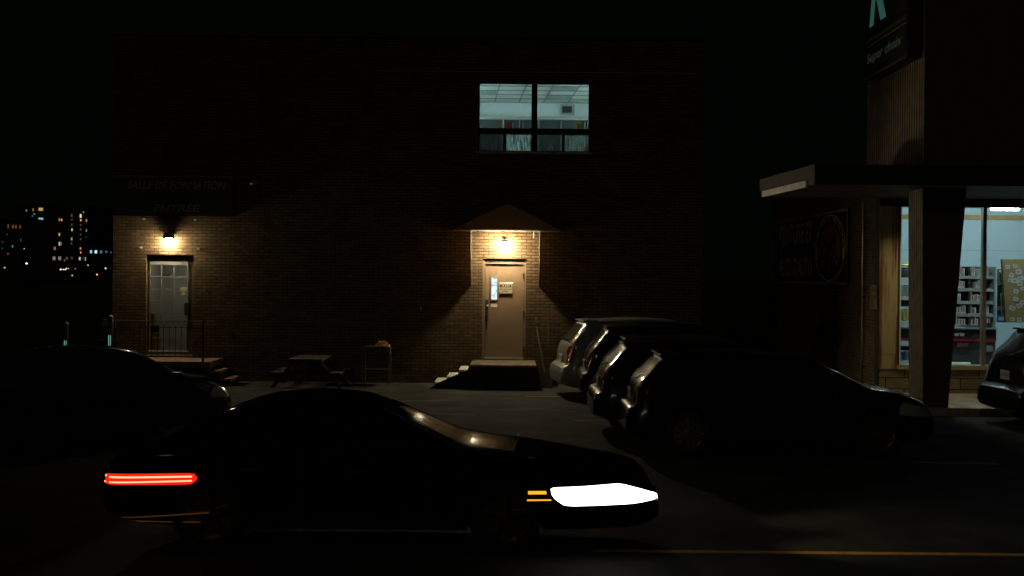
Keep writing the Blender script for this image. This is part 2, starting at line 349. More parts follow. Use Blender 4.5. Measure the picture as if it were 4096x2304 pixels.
MB().hexa([(t0[0]-.052, YW+.108, t0[1]-.045),(t0[0]+.052, YW+.108, t0[1]-.045),(t0[0], YW+.108, t0[1]+.045)], [(t0[0]-.052, YW+.1125, t0[1]-.045),(t0[0]+.052, YW+.1125, t0[1]-.045),(t0[0], YW+.1125, t0[1]+.045)]).build('warning_sticker', MATS['old yellow sticker'], dl)
q = UR(745, 757, 1211, 1260, YW+.2); MB().box(q[0], q[1]+.03, YW+.05, YW+.099, q[2], q[3]).build('lock_box', BLACK, dl)
hall = mat('grey hallway paint', (.42,.42,.38), .8, var=.1, vscale=2)
MB().box(xa-.2, xb+.2, YW+1.6, YW+1.64, za-.1, zb+.1).box(xa-.2, xa-.15, YW+TH, YW+1.6, za-.1, zb+.1).box(xb+.15, xb+.2, YW+TH, YW+1.6, za-.1, zb+.1).box(xa-.15, xb+.15, YW+TH, YW+1.6, zb+.02, zb+.06).box(xa-.15, xb+.15, YW+TH, YW+1.6, za-.1, za-.05).build('hallway', hall, bb)
hl = thing('hall_light', 'dim ceiling light in the hallway behind the glass door', 'ceiling light', ((xa+xb)/2, YW+.8, zb))
box('frame', (xa+.15, xb-.15, YW+.70, YW+.86, zb-.012, zb+.019), DARKM, hl)
box('diffuser', (xa+.17, xb-.17, YW+.72, YW+.84, zb-.02, zb-.013), mat('hall diffuser', (1,1,1), .5, emit=(1,.93,.74), estr=8), hl)
for (a, b, c, d, lab) in ((604, 629, 1253, 1300, 'brown cardboard box standing upper in the stack behind the glass door'), (603, 646, 1328, 1400, 'wide brown cardboard box on the floor behind the glass door')):
    q = UR(a, b, c, d, YW+.4)
    cb = thing('cardboard_box', lab, 'box', ((q[0]+q[1])/2, YW+.45, q[2]), 'boxes behind the glass door')
    box('carton', (q[0], q[1], YW+.18, YW+.38, q[2], q[3]), mat('cardboard', (.42,.27,.11), .8, var=.15), cb, .004)
    box('tape', (q[0]+.02, q[1]-.02, YW+.1785, YW+.3815, q[3]-.02, q[3]+.0015), mat('tape', (.6,.5,.3), .4), cb)
q = UR(604, 629, 1300, 1328, YW+.4); box('box_stand', (q[0], q[1]+.05, YW+.17, YW+.39, q[2], q[3]), PLANK, bb)

# --- upstairs window + room
xa, xb, za, zb = uw
fr = MB(); fy0, fy1 = YW+.10, YW+.20
fr.box(xa+.001, xb-.001, fy0, fy1, zb-.03, zb-.001).box(xa+.001, xb-.001, fy0, fy1, za+.001, za+.03).box(xa+.001, xa+.03, fy0+.001, fy1-.001, za+.03, zb-.03).box(xb-.03, xb-.001, fy0+.001, fy1-.001, za+.03, zb-.03)
m0, m1 = U(2126, 470, fy0)[0], U(2149, 470, fy0)[0]; t0_, t1_ = U(2137, 537, fy0)[1], U(2137, 514, fy0)[1]
fr.box(m0, m1, fy0-.02, fy1-.01, za+.03, zb-.03).box(xa+.03, m0, fy0-.005, fy1-.012, t0_, t1_).box(m1, xb-.03, fy0-.005, fy1-.012, t0_, t1_)
s0 = [U(2012, 570, fy0)[0], U(2024, 570, fy0)[0], U(2248, 570, fy0)[0], U(2259, 570, fy0)[0]]
fr.box(s0[0], s0[1], fy0, fy1-.02, za+.03, t0_).box(s0[2], s0[3], fy0, fy1-.02, za+.03, t0_)
win = fr.build('window', DARKM, bb)
for (a, b, c, d, mm) in ((xa+.03, m0, t1_, zb-.03, GLASS), (m1, xb-.03, t1_, zb-.03, GLASS), (xa+.03, s0[0], za+.03, t0_, FILMS[0]), (s0[1], m0, za+.03, t0_, FILMS[1]), (m1, s0[2], za+.03, t0_, FILMS[2]), (s0[3], xb-.03, za+.03, t0_, FILMS[3])):
    box('pane', (a, b, YW+.155, YW+.159, c, d), mm, win)
box('sill', (xa-.04, xb+.04, YW-.04, YW+.10, za-.05, za-.001), CONC, bb)
box('window_head', (xa, xb, YW+.02, YW+.09, U(2137,322,YW)[1]-.02, zb-.003), mat('brown steel lintel', (.12,.08,.05), .5), bb)  # plain brown strip along the window head
RX0, RX1, RY0, RY1, RZ0, RZ1 = -3.2, 4.2, YW+TH, 30.8, 4.25, 7.2
rw = mat('pale office wall', (.62,.68,.70), .7)
MB().quad((RX0,RY1,RZ0),(RX1,RY1,RZ0),(RX1,RY1,RZ1),(RX0,RY1,RZ1)).quad((RX0,RY0,RZ0),(RX0,RY1,RZ0),(RX0,RY1,RZ1),(RX0,RY0,RZ1)).quad((RX1,RY0,RZ0),(RX1,RY1,RZ0),(RX1,RY1,RZ1),(RX1,RY0,RZ1)).build('office_wall', rw, bb)
box('office_floor', (RX0, RX1, RY0, RY1, RZ0-.1, RZ0-.002), mat('office floor', (.2,.2,.2), .6), bb)
ceil = MB().box(RX0, RX1, RY0, RY1, RZ1+.012, RZ1+.1).build('office_ceiling', mat('ceiling tile', (.66,.70,.68), .9, bump=.4, bscale=30), bb)
cg = MB(); tl = MB()
ang = R_(3.5)
for i in range(-4, 7):
    X = -.52 + i*.66; y0_, y1_ = RY0, RY1; dx = (RY1-RY0)*math.tan(ang)
    cg.hexa([(X+dx-.012,y0_,RZ1-.002),(X+dx+.012,y0_,RZ1-.002),(X+.012,y1_,RZ1-.002),(X-.012,y1_,RZ1-.002)], [(X+dx-.012,y0_,RZ1+.01),(X+dx+.012,y0_,RZ1+.01),(X+.012,y1_,RZ1+.01),(X-.012,y1_,RZ1+.01)])
for j in range(8):
    Y = RY1 - .01 - j*.66; cg.box(RX0, RX1, Y-.010, Y+.010, RZ1-.004, RZ1+.009)
cg.build('ceiling_grid', mat('ceiling grid', (.22,.26,.24), .6), ceil)
gt = mat('stained ceiling tile', (.36,.42,.40), .9, var=.2)
for (i, j) in ((2, 1), (2, 3), (-1, 2)):
    X = -.52 + i*.66 + (j+.5)*.66*math.tan(ang); Y = RY1-.02-j*.66
    MB().box(X+.02, X+.64, Y-.64, Y-.02, RZ1+.004, RZ1+.011).build('stained_tile', gt, ceil)
vq = UR(2242, 2298, 419, 459, RY1)
av = thing('air_vent', 'square grey wall vent high on the office back wall', 'vent', ((vq[0]+vq[1])/2, RY1-.03, vq[2]))
MB().box(vq[0], vq[1], RY1-.05, RY1-.001, vq[2], vq[2]+.045).box(vq[0], vq[1], RY1-.05, RY1-.001, vq[3]-.045, vq[3]).box(vq[0], vq[0]+.045, RY1-.05, RY1-.001, vq[2]+.045, vq[3]-.045).box(vq[1]-.07, vq[1], RY1-.05, RY1-.001, vq[2]+.045, vq[3]-.045).build('frame', mat('vent frame', (.28,.33,.30), .5), av)
sl = MB()
for k in range(14):
    X = vq[0]+.05+k*(vq[1]-vq[0]-.13)/13; sl.box(X, X+.009, RY1-.035, RY1-.012, vq[2]+.046, vq[3]-.046)
sl.build('slats', mat('vent slat', (.07,.08,.08), .5), av)
box('duct_back', (vq[0]+.045, vq[1]-.07, RY1-.010, RY1-.002, vq[2]+.046, vq[3]-.046), BLACK, av)
# cabinet run below the pale rail
cz = U(2137, 474, 30.3)[1]; rz = U(2137, 466, 30.3)[1]
cab = thing('storage_cabinet', 'long low dark cabinet along the office back wall under a grey rail', 'cabinet', (.5, 30.4, RZ0))
box('carcass', (RX0+.2, RX1-.2, 30.42, RY1-.03, RZ0, cz-.03), mat('dark cabinet', (.035,.04,.04), .5), cab)
box('top_rail', (RX0+.1, RX1-.1, 30.3, RY1-.02, cz-.03+.001, rz), mat('grey rail', (.30,.34,.29), .5), cab)
for px, ww, cc in ((2013,5,(.5,.5,.45)), (2078,4,(.16,.22,.21)), (2092,3,(.16,.22,.21)), (2155,6,(.14,.2,.19)), (2245,6,(.12,.17,.17)), (2352,5,(.15,.2,.2)), (2340,4,(.15,.2,.2))):
    a = U(px-ww/2, 500, 30.38)[0]; b = U(px+ww/2, 500, 30.38)[0]
    box('upright', (a, b, 30.36, 30.41, RZ0, cz-.032), mat('upright %d' % px, cc, .5), cab)
def item(name, label, cat, px0, px1, py0, py1, D, th, m, group=None, bevel=.004):
    q = UR(px0, px1, py0, py1, D); o = MB().box(q[0], q[1], D, D+th, q[2], q[3]).build(name, m, None, bevel); return tag(o, label, cat, group)
YD = 27.0
desk = thing('work_bench', 'dark work bench just inside the upstairs window', 'bench', (.5, 26.95, RZ0))
dz = U(2137, 606, YD)[1]
box('bench_top', (RX0+.6, RX1-.6, 26.85, 27.35, dz-.05, dz), mat('bench top', (.2,.2,.18), .5), desk)
for X in (-2.2, -.2, 1.3, 3.2): MB().box(X, X+.06, 26.95, 27.25, RZ0, dz-.051).build('leg', DARKM, desk)
item('yellow_note', 'yellow note card stuck up behind the right upper pane', 'note', 2307, 2336, 498, 517, 26.72, .01, mat('note yellow', (.75,.6,.04), .6), bevel=0)
item('red_folder', 'red folder leaning behind the left upper pane', 'folder', 2027, 2048, 488, 514, 26.72, .02, mat('folder red', (.5,.07,.05), .6))
item('red_binder', 'thin pink and red binder standing by the left sub-mullion', 'binder', 2007, 2014, 490, 514, 26.72, .02, mat('binder pink', (.55,.3,.25), .6))
item('white_ruler', 'upright pale ruler beside the red folder', 'ruler', 2049, 2054, 490, 514, 26.75, .01, mat('pale plastic', (.6,.65,.62), .6), bevel=0)
item('red_toolbox', 'red tool box on the bench in the lower right pane', 'tool box', 2316, 2358, 583, 605, 27.0, .2, mat('toolbox red', (.35,.02,.02), .5), bevel=.02)
item('blue_crate', 'light blue plastic crate behind the second lower pane', 'crate', 2030, 2056, 540, 556, 27.1, .2, mat('crate blue', (.06,.35,.5), .5))
bt = U(2204, 604, 27.0); 
bo = thing('spray_bottle', 'white and blue bottle on the bench in the third lower pane', 'bottle', (bt[0], 27.0, dz))
MB().lathe((bt[0], 27.0, dz), [(.03,0),(.032,.07)]).build('blue_base', mat('bottle blue', (.03,.13,.4), .4), bo)
MB().lathe((bt[0], 27.0, dz), [(.032,.071),(.032,.15),(.012,.17),(.012,.185)]).build('bottle', WHITE, bo)
MB().box(bt[0]-.03, bt[0]+.015, 26.99, 27.01, dz+.186, dz+.2).build('nozzle', mat('pale plastic', (.6,.65,.62)), bo)
TUBE = mat('fluorescent tube', (.8,.9,.9), .5, emit=(.66,1,.97), estr=105)
for i, (X, Y, lab) in enumerate(((-2.1, 28.6, 'ceiling tube light left of the upstairs window inside the office'), (3.2, 28.6, 'ceiling tube light right of the upstairs window inside the office'))):
    t = thing('tube_light', lab, 'ceiling light', (X, Y, 6.55), 'office tube lights')
    box('housing', (X-.07, X+.07, Y-1.2, Y+1.2, 6.55, 6.60), WHITE, t)
    MB().tube([(X, Y-1.15, 6.515), (X, Y+1.15, 6.515)], .03, 10).build('tube', TUBE, t)
    for dy in (-1, 1): MB().tube([(X, Y+dy, 6.60), (X, Y+dy, 7.19)], .006, 6).build('hanger', DARKM, t)

# ------------------------------------------------------------------ wall lamps
def wall_lamp(px, py, label, stand, power, hood):
    LAMP = mat('lamp glass %d' % power, (1,1,1), .4, emit=(1,.84,.56), estr=power)
    X, Z = U(px, py, YW-stand); y = YW-stand
    t = thing('wall_lamp', label, 'wall lamp', (X, YW, Z), 'lamps above the doors')
    MB().box(X-.07, X+.07, YW-.035, YW-.001, Z-.02, Z+.17).build('back_plate', DARKM, t, .004)
    if hood: MB().hexa([(X-.125,y-.10,Z+.085),(X+.125,y-.10,Z+.085),(X+.125,YW-.036,Z+.085),(X-.125,YW-.036,Z+.085)], [(X-.10,y-.05,Z+.19),(X+.10,y-.05,Z+.19),(X+.10,YW-.036,Z+.21),(X-.10,YW-.036,Z+.21)]).build('housing', DARKM, t, .006)
    else:
        MB().lathe((X, y, Z+.084), [(.075,0),(.075,.03),(.03,.05)], 'Z', 20).build('cap', DARKM, t)
        MB().tube([(X, y, Z+.13), (X, y+.05, Z+.15), (X, YW-.03, Z+.14)], .014, 8).build('arm', DARKM, t)
    MB().lathe((X, y, Z), [(.0,-.085),(.05,-.078),(.085,-.045),(.098,0),(.09,.05),(.072,.083)], 'Z', 24).build('bulb_cover', LAMP, t)
    g = MB()
    for k in range(6):
        a = math.pi*2*k/6; g.tube([(X+.08*math.cos(a), y+.08*math.sin(a), Z+.083), (X+.107*math.cos(a), y+.107*math.sin(a), Z-.01), (X+.05*math.cos(a), y+.05*math.sin(a), Z-.085), (X, y, Z-.094)], .003, 5)
    g.build('wire_guard', DARKM, t)
    return t
wall_lamp(675, 968, 'bright wall lamp over the glass door at the left', .085, 430, True)
wall_lamp(2018, 982, 'bright wall lamp under the small canopy over the taupe door', .24, 700, False)

# anchor bolts around the left lamp
for (px, py, dx, lab) in ((566, 990, -.0, 'short anchor bolt in the brick left of the left wall lamp'), (794, 995, .0, 'short anchor bolt in the brick right of the left wall lamp'), (577, 876, 0, 'upper left anchor bolt below the dark signboard'), (781, 880, 0, 'upper right anchor bolt below the dark signboard')):
    X, Z = U(px, py, YW)
    t = thing('anchor_bolt', lab, 'bolt', (X, YW, Z), 'anchor bolts around the left lamp')
    MB().tube([(X, YW, Z), (X, YW-.09, Z)], .011, 8).build('shank', ALU, t)
    MB().lathe((X, YW-.005, Z), [(.028,-.006),(.028,.004)], 'Y', 12).build('washer', ALU, t)
    MB().lathe((X, YW-.09, Z), [(.02,-.012),(.02,.006)], 'Y', 6).build('nut', ALU, t)

# signboard over the left door
q = UR(455, 935, 706, 866, YW)
sb = thing('sign_board', 'wide dark signboard reading SALLE DE FORMATION high over the glass door', 'sign', ((q[0]+q[1])/2, YW, q[2]))
box('panel', (q[0], q[1], YW-.09, YW-.001, q[2], q[3]), mat('dark green signboard', (.012,.016,.013), .5, var=.2), sb, .005)
FADE = mat('faded letters', (.28,.24,.21), .7, var=.3, vscale=14)
q2 = UR(508, 905, 722, 757, YW-.09)
text('lettering', 'SALLE DE FORMATION', FADE, sb, q2[1]-q2[0], .19, (q2[0], YW-.0905, q2[2]), (1,0,0), (0,0,1), .25, .02, .002)
q2 = UR(612, 800, 812, 846, YW-.09)
text('lettering', 'ENTRÉE', FADE, sb, q2[1]-q2[0], .2, (q2[0], YW-.0905, q2[2]), (1,0,0), (0,0,1), .2, .02, .002)
MB().box(q[0], q[1], YW-.10, YW-.0905, q[3]-.02, q[3]).build('top_trim', FADE, sb)

# security camera on the wall
X, Z = U(1030, 732, YW)
sc_ = thing('security_camera', 'tiny wall mounted camera between the signboard and the upstairs window', 'camera', (X, YW, Z))
MB().box(X-.03, X+.03, YW-.02, YW-.001, Z-.03, Z+.05).tube([(X, YW-.02, Z+.02), (X-.02, YW-.10, Z)], .012).build('bracket', mat('rusty bracket', (.2,.1,.05), .6), sc_)
MB().tube([(X-.02, YW-.08, Z-.01), (X-.10, YW-.22, Z-.04)], .03, 12).build('camera_body', ALU, sc_)
X, Z = U(1685, 1232, YW)
tp = thing('water_tap', 'small metal tap on the brick wall left of the canopy door', 'tap', (X, YW, Z))
MB().tube([(X, YW, Z), (X, YW-.08, Z), (X, YW-.09, Z-.05)], .012).build('spout', ALU, tp)
MB().lathe((X, YW-.05, Z+.02), [(.004,-.01),(.025,0),(.025,.008),(.004,.012)]).build('valve_wheel', mat('red valve', (.3,.05,.03)), tp)

def canvas(name, col, tr, leak):
    m = bpy.data.materials.new(name); m.use_nodes = True; n = m.node_tree; b = n.nodes['Principled BSDF']; b.inputs['Base Color'].default_value = (*col, 1); b.inputs['Roughness'].default_value = .8
    t1 = n.nodes.new('ShaderNodeBsdfTranslucent'); t1.inputs[0].default_value = (*[min(1,c*2) for c in col], 1); t2 = n.nodes.new('ShaderNodeBsdfTransparent'); t2.inputs[0].default_value = (.85,.70,.56,1)
    a = n.nodes.new('ShaderNodeMixShader'); a.inputs[0].default_value = tr; c = n.nodes.new('ShaderNodeMixShader'); c.inputs[0].default_value = leak
    n.links.new(b.outputs[0], a.inputs[1]); n.links.new(t1.outputs[0], a.inputs[2]); n.links.new(a.outputs[0], c.inputs[1]); n.links.new(t2.outputs[0], c.inputs[2]); n.links.new(c.outputs[0], n.nodes['Material Output'].inputs[0])
    return m
# ------------------------------------------------------------------ canopy over the right door
cy = YW-.60
cz0 = CAMZ + 1.035
cx0, cx1 = U(1812, 925, cy)[0], U(2243, 925, cy)[0]
cxl, cxr = U(1885, 940, YW)[0], U(2159, 940, YW)[0]
cn = thing('door_canopy', 'small dark gabled canopy with side cheeks above the taupe door', 'canopy', ((cx0+cx1)/2, YW, cz0))
az = U(2031, 809, cy)[1]; ax = (cx0+cx1)/2
MB().hexa([(cx0,cy,cz0),(cx1,cy,cz0),(cx1,YW-.001,cz0),(cx0,YW-.001,cz0)], [(cx0,cy,cz0+.03),(cx1,cy,cz0+.03),(cx1,YW-.001,cz0+.03),(cx0,YW-.001,cz0+.03)]).build('soffit_board', canvas('pale canopy canvas', (.28,.24,.18), .35, .03), cn)
MB().hexa([(cx0+.02,cy+.002,cz0+.032),(cx1-.02,cy+.002,cz0+.032),(ax,cy+.002,az-.03)], [(cx0+.02,cy+.03,cz0+.032),(cx1-.02,cy+.03,cz0+.032),(ax,cy+.03,az-.03)]).build('gable_face', canvas('glow-toned gable cloth', (.34,.25,.17), .45, .0), cn)  # paler colour stands in for the faint lit triangle above the door
for s, (xa_, name) in (((-1), (cx0, 'l')), ((1), (cx1, 'r'))):
    MB().hexa([(xa_-s*-.06 if 0 else xa_+s*.05,cy-.03,cz0+.012),(ax,cy-.03,az),(ax,YW-.001,az),(xa_+s*.05,YW-.001,cz0+.012)], [(xa_+s*.05,cy-.03,cz0+.045),(ax,cy-.03,az+.035),(ax,YW-.001,az+.035),(xa_+s*.05,YW-.001,cz0+.045)]).build('roof_slope', FASC, cn)
zlow = U(1878, 1143, YW)[1]
chk = canvas('canvas cheek', (.12,.085,.055), .3, .34)
for X, s in ((cxl, -1), (cxr, 1)):
    MB().hexa([(X-.012,cy+.03,cz0-.001),(X-.012,YW-.001,cz0-.001),(X-.012,YW-.001,zlow),(X-.012,YW-.10,zlow)], [(X+.012,cy+.03,cz0-.001),(X+.012,YW-.001,cz0-.001),(X+.012,YW-.001,zlow),(X+.012,YW-.10,zlow)]).build('side_cheek', chk, cn)
    MB().tube([(X, cy+.02, cz0-.02), (X, YW-.11, zlow-.02)], .014, 8).build('brace', BLACK, cn)
X, Z = U(1911, 927, cy+.4)
for px in (1911, 2129):
    X = U(px, 927, cy+.4)[0]; MB().box(X-.02, X+.02, cy+.36, cy+.42, cz0-.035, cz0-.001).build('clip', BLACK, cn)
# hanging frayed cords under the canopy
X = U(2134, 930, cy+.5)[0]
cw = thing('hanging_cord', 'short pale cord hanging under the right end of the canopy', 'cord', (X, cy+.5, cz0))
MB().tube([(X, cy+.5, cz0-.001), (X+.004, cy+.5, cz0-.07), (X-.002, cy+.5, cz0-.15)], .008, 6).build('cord', mat('pale cord', (.7,.62,.5)), cw)
X = U(2024, 930, YW-.2)[0]
wb = MB(); rr = random.Random(3)
for k in range(16):
    a = rr.uniform(-.3, .3); b = rr.uniform(-.28, .28); z1 = rr.uniform(.1, .3)
    wb.tube([(X+a*.3, YW-.22, cz0-.001), (X+a, YW-.24, cz0-.08), (X+b, YW-.2, cz0-z1)], .0022, 4)
tag(wb.build('dead_vine', mat('dry stems', (.4,.33,.2), .8)), 'tangle of thin dry stems hanging from the canopy over the lamp', 'dead vine')

# ------------------------------------------------------------------ right landing and steps
pz = U(2010, 1459, 25.0)[1]
px0, px1 = U(1881, 1459, 25.0)[0], U(2146, 1459, 25.0)[0]
ln = thing('metal_landing', 'raised metal landing with three side steps below the taupe door', 'landing', ((px0+px1)/2, 25.7, 0))
TREADM = mat('ribbed deck', (.20,.15,.10), .55, .35, var=.35, vscale=3)
dk = MB()
N = 44
for i in range(N):
    a = px0 + (px1-px0)*i/N; b = px0 + (px1-px0)*(i+.62)/N
    dk.box(a, b, 25.0, YW-.01, pz-.02, pz)
dk.box(px0, px1, 25.0, YW-.01, pz-.06, pz-.021)
dk.build('deck', TREADM, ln)
MB().box(px0+.01, px1-.01, 25.03, 25.06, .0, pz-.061).box(px0+.01, px0+.04, 25.06, YW-.01, 0, pz-.061).box(px1-.04, px1-.01, 25.06, YW-.01, 0, pz-.061).build('void_shade', BLACK, ln)  # black panels stand in for the dark void below the deck
for (a, b, yc) in ((1840,1871,1470), (1793,1829,1497), (1745,1783,1518)):
    Z = U((a+b)/2, yc, 25.75)[1]; A, B = U(a, yc, 25.75)[0], U(b, yc, 25.75)[0]
    tr = MB(); n = 7
    for i in range(n):
        x0_ = A+(B-A)*i/n; tr.box(x0_, x0_+(B-A)/n*.55, 25.18, 26.3, Z-.012, Z)
    tr.box(A, B, 25.18, 26.3, Z-.045, Z-.013)
    o = tr.build('tread', STEELG, ln)
MB().hexa([(U(1730,0,25)[0], 25.1, 0), (px0, 25.1, 0), (px0, 25.1, pz-.1), (U(1735,0,25)[0]+.15, 25.1, .12)], [(U(1730,0,25)[0], 25.16, 0), (px0, 25.16, 0), (px0, 25.16, pz-.1), (U(1735,0,25)[0]+.15, 25.16, .12)]).build('stringer', BLACK, ln)

# leaning shovel and rod by the landing
def leaning(name, label, cat, p0, p1, r, extra=None):
    t = thing(name, label, cat, (p0[0], p0[1], 0)); d = Vector(p1)-Vector(p0)
    MB().tube([p0, tuple(Vector(p0)+d*.5), p1], r, 8).build('shaft', mat('dark shaft', (.05,.035,.02), .5), t); return t
a = U(2181, 1522, 25.6); b = U(2143, 1290, 26.2)
sv = leaning('snow_shovel', 'long handled shovel leaning on the wall right of the landing', 'shovel', (a[0], 25.6, .30), (b[0], 26.2, b[1]), .018)
MB().box(b[0]-.02, b[0]+.02, 26.16, 26.24, b[1], b[1]+.13).build('grip', mat('pale grip', (.5,.46,.3), .6), sv)
MB().hexa([(a[0]-.17,25.45,.0),(a[0]+.17,25.45,.0),(a[0]+.17,25.47,.0),(a[0]-.17,25.47,.0)], [(a[0]-.15,25.58,.34),(a[0]+.15,25.58,.34),(a[0]+.15,25.6,.34),(a[0]-.15,25.6,.34)]).build('blade', DARKM, sv)
a = U(2192, 1500, 26.0); b = U(2194, 1300, 26.35)
br = leaning('push_broom', 'thin stick broom leaning on the brick wall beside the shovel', 'broom', (a[0]+.05, 26.0, .12), (b[0], 26.38, b[1]), .012)
MB().box(a[0]-.15, a[0]+.25, 25.95, 26.05, .08, .14).build('head', PLANK, br); MB().box(a[0]-.14, a[0]+.24, 25.96, 26.04, 0, .079).build('bristles', mat('bristle', (.12,.09,.05), .9), br)

# ------------------------------------------------------------------ left landing with railing and stairs
lz = U(735, 1447, 25.2)[1]
lx0, lx1 = U(452, 1447, 25.2)[0], U(838, 1447, 25.2)[0]
ll = thing('concrete_landing', 'raised landing with thin iron railing and side steps below the glass door', 'landing', ((lx0+lx1)/2, 25.8, 0))
box('deck', (lx0, lx1, 25.2, YW-.01, lz-.12, lz), mat('worn plank deck', (.17,.09,.05), .8, var=.3, vscale=3, bump=.3), ll)
box('base', (lx0+.04, lx1-.04, 25.26, YW-.01, 0, lz-.121), BLACK, ll)
rz1 = U(650, 1284, 25.2)[1]; rz2 = U(650, 1309, 25.2)[1]; rz3 = U(650, 1427, 25.2)[1]; rx1 = U(812, 1284, 25.2)[0]
IRON = mat('black iron', (.03,.026,.02), .45, .5)
TOPR = mat('worn top rail', (.34,.28,.15), .4, .5)
MB().box(lx0, rx1, 25.2, 25.235, rz1-.012, rz1+.012).build('top_rail', TOPR, ll)
MB().box(lx0, rx1-.001, 25.205, 25.23, rz2-.008, rz2+.008).box(lx0, rx1-.001, 25.205, 25.23, rz3-.008, rz3+.008).build('lower_rail', IRON, ll)
bl = MB(); k = 0; X = lx0+.06
while X < rx1-.04:
    bl.tube([(X, 25.218, rz3), (X, 25.218, rz2)], .008, 6); X += .131
bl.build('balusters', IRON, ll)
zz = MB(); X = lx0+.06; up = True
while X < rx1-.2:
    zz.tube([(X, 25.218, rz2 if up else rz1), (X+.066, 25.218, rz1 if up else rz2)], .005, 5); X += .066; up = not up
zz.build('scroll_band', IRON, ll)
for X in (lx0+.02, rx1): MB().box(X-.018, X+.018, 25.2, 25.236, lz, rz1+.02).build('post', IRON, ll)
for k, (a, b, yc) in enumerate(((845,896,1478), (895,938,1510), (940,988,1550))):
    Z = U((a+b)/2, yc, 25.6)[1]; A, B = U(a, yc, 25.6)[0], U(b, yc, 25.6)[0]
    box('tread', (A, B, 25.25, 26.1, Z-.05, Z), MATS['worn plank deck'], ll)
    box('riser', (A+.01, B-.01, 25.3, 26.05, 0, Z-.051), BLACK, ll)

# steel posts left of the building
GLINT = mat('painted green glint', (.1,.3,.25), .4, emit=(.33,.66,.52), estr=.55)  # emission paints the light reflected in the post metal
for (px, py0, py1, sy, ww, lab) in ((443, 1268, 1382, 1340, 5, 'thick steel post with pale green painted reflections at the building corner'), (266, 1297, 1383, 1362, 4, 'thin steel post with faint green painted reflections left of the building')):
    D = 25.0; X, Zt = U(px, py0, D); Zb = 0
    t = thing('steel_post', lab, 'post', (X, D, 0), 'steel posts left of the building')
    MB().tube([(X, D, 0), (X, D, Zt)], .045, 12).build('tube', mat('galvanised post', (.12,.13,.11), .35, .7, var=.2), t)
    MB().lathe((X, D, Zt), [(.05,0),(.05,.02),(.01,.05)]).build('cap', ALU, t)
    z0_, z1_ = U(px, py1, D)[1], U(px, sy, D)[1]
    MB().box(X-.030, X-.018, D-.052, D-.044, z0_, z1_).build('painted_glint', GLINT, t)
    MB().box(X+.010, X+.020, D-.052, D-.044, z0_, z1_).build('painted_glint', GLINT, t)

# meter cage by the corner
X, Z = U(432, 1300, 25.3)
gmt = thing('gas_meter', 'small pale wire cage on a pipe at the left corner of the building', 'meter', (X, 25.3, 0))
MB().box(X-.12, X+.12, 25.25, 25.40, Z-.05, Z+.12).build('meter_box', mat('meter grey', (.16,.14,.11), .5, var=.3), gmt, .02)
cgm = MB()
for k in range(7): cgm.tube([(X-.14+k*.046, 25.22, Z-.34), (X-.14+k*.046, 25.22, Z-.06)], .006, 5)
cgm.tube([(X-.16, 25.22, Z-.33), (X+.16, 25.22, Z-.33)], .008, 5).build('cage', mat('cage wire', (.3,.26,.15), .5, .4), gmt)
MB().tube([(X, 25.3, 0), (X, 25.3, Z-.05)], .02).build('pipe', DARKM, gmt)

# ------------------------------------------------------------------ picnic table
PY = 24.9
tz = U(1220, 1437, PY)[1]; ta, tb = U(1152, 1437, PY)[0], U(1290, 1437, PY)[0]
pt = thing('picnic_table', 'brown wooden picnic table seen end-on against the brick wall', 'picnic table', ((ta+tb)/2, PY+.6, 0))
mtb = MB(); n = 5
for i in range(n): mtb.box(ta+(tb-ta)*i/n, ta+(tb-ta)*(i+.92)/n, PY, PY+1.45, tz-.04, tz)
mtb.build('tabletop', PLANK, pt)
sz = U(1110, 1490, PY)[1]
for a, b in ((1080, 1130), (1315, 1362)):
    A, B = U(a, 1490, PY)[0], U(b, 1490, PY)[0]
    MB().box(A, (A+B)/2-.006, PY, PY+1.45, sz-.04, sz).box((A+B)/2+.006, B, PY, PY+1.45, sz-.04, sz).build('seat', PLANK, pt)
for Y in (PY+.15, PY+1.22):
    mid = (ta+tb)/2
    MB().box(U(1082,1500,PY)[0], U(1360,1500,PY)[0], Y-.05, Y-.012, sz-.14, sz-.041).build('cross_beam', PLANK, pt)
    for s in (-1, 1):
        MB().hexa([(mid+s*.75-.05,Y-.01,0),(mid+s*.75+.05,Y-.01,0),(mid+s*.75+.05,Y+.03,0),(mid+s*.75-.05,Y+.03,0)], [(mid+s*.25-.05,Y-.01,tz-.041),(mid+s*.25+.05,Y-.01,tz-.041),(mid+s*.25+.05,Y+.03,tz-.041),(mid+s*.25-.05,Y+.03,tz-.041)]).build('leg', PLANK, pt)
# tube cart with heaped hose
CY = 25.6
a, b = U(1452, 1388, CY)[0], U(1556, 1388, CY)[0]; hz = U(1500, 1388, CY)[1]
ct = thing('tube_rack', 'thin metal tube rack against the wall right of the picnic table', 'rack', ((a+b)/2, CY+.3, 0))
TUBEM = mat('pale tube steel', (.14,.115,.06), .45, .5)
fm = MB()
for Y in (CY, CY+.45): fm.tube([(a, Y, 0), (a, Y, hz-.03), (a+.03, Y, hz), (b-.03, Y, hz), (b, Y, hz-.03), (b, Y, 0)], .012, 8)
fm.build('frame', TUBEM, ct)
MB().box(a, b, CY+.01, CY+.44, hz-.03, hz-.012).build('top_shelf', TUBEM, ct)
MB().box(a, b, CY+.01, CY+.44, .35, .365).build('lower_shelf', DARKM, ct)
MB().tube([(b, CY, hz-.27), (b+.15, CY, hz-.27), (b+.17, CY, hz-.33)], .011).build('hook', TUBEM, ct)
hs = MB(); rr = random.Random(5)
cxh = U(1520, 1380, CY)[0]
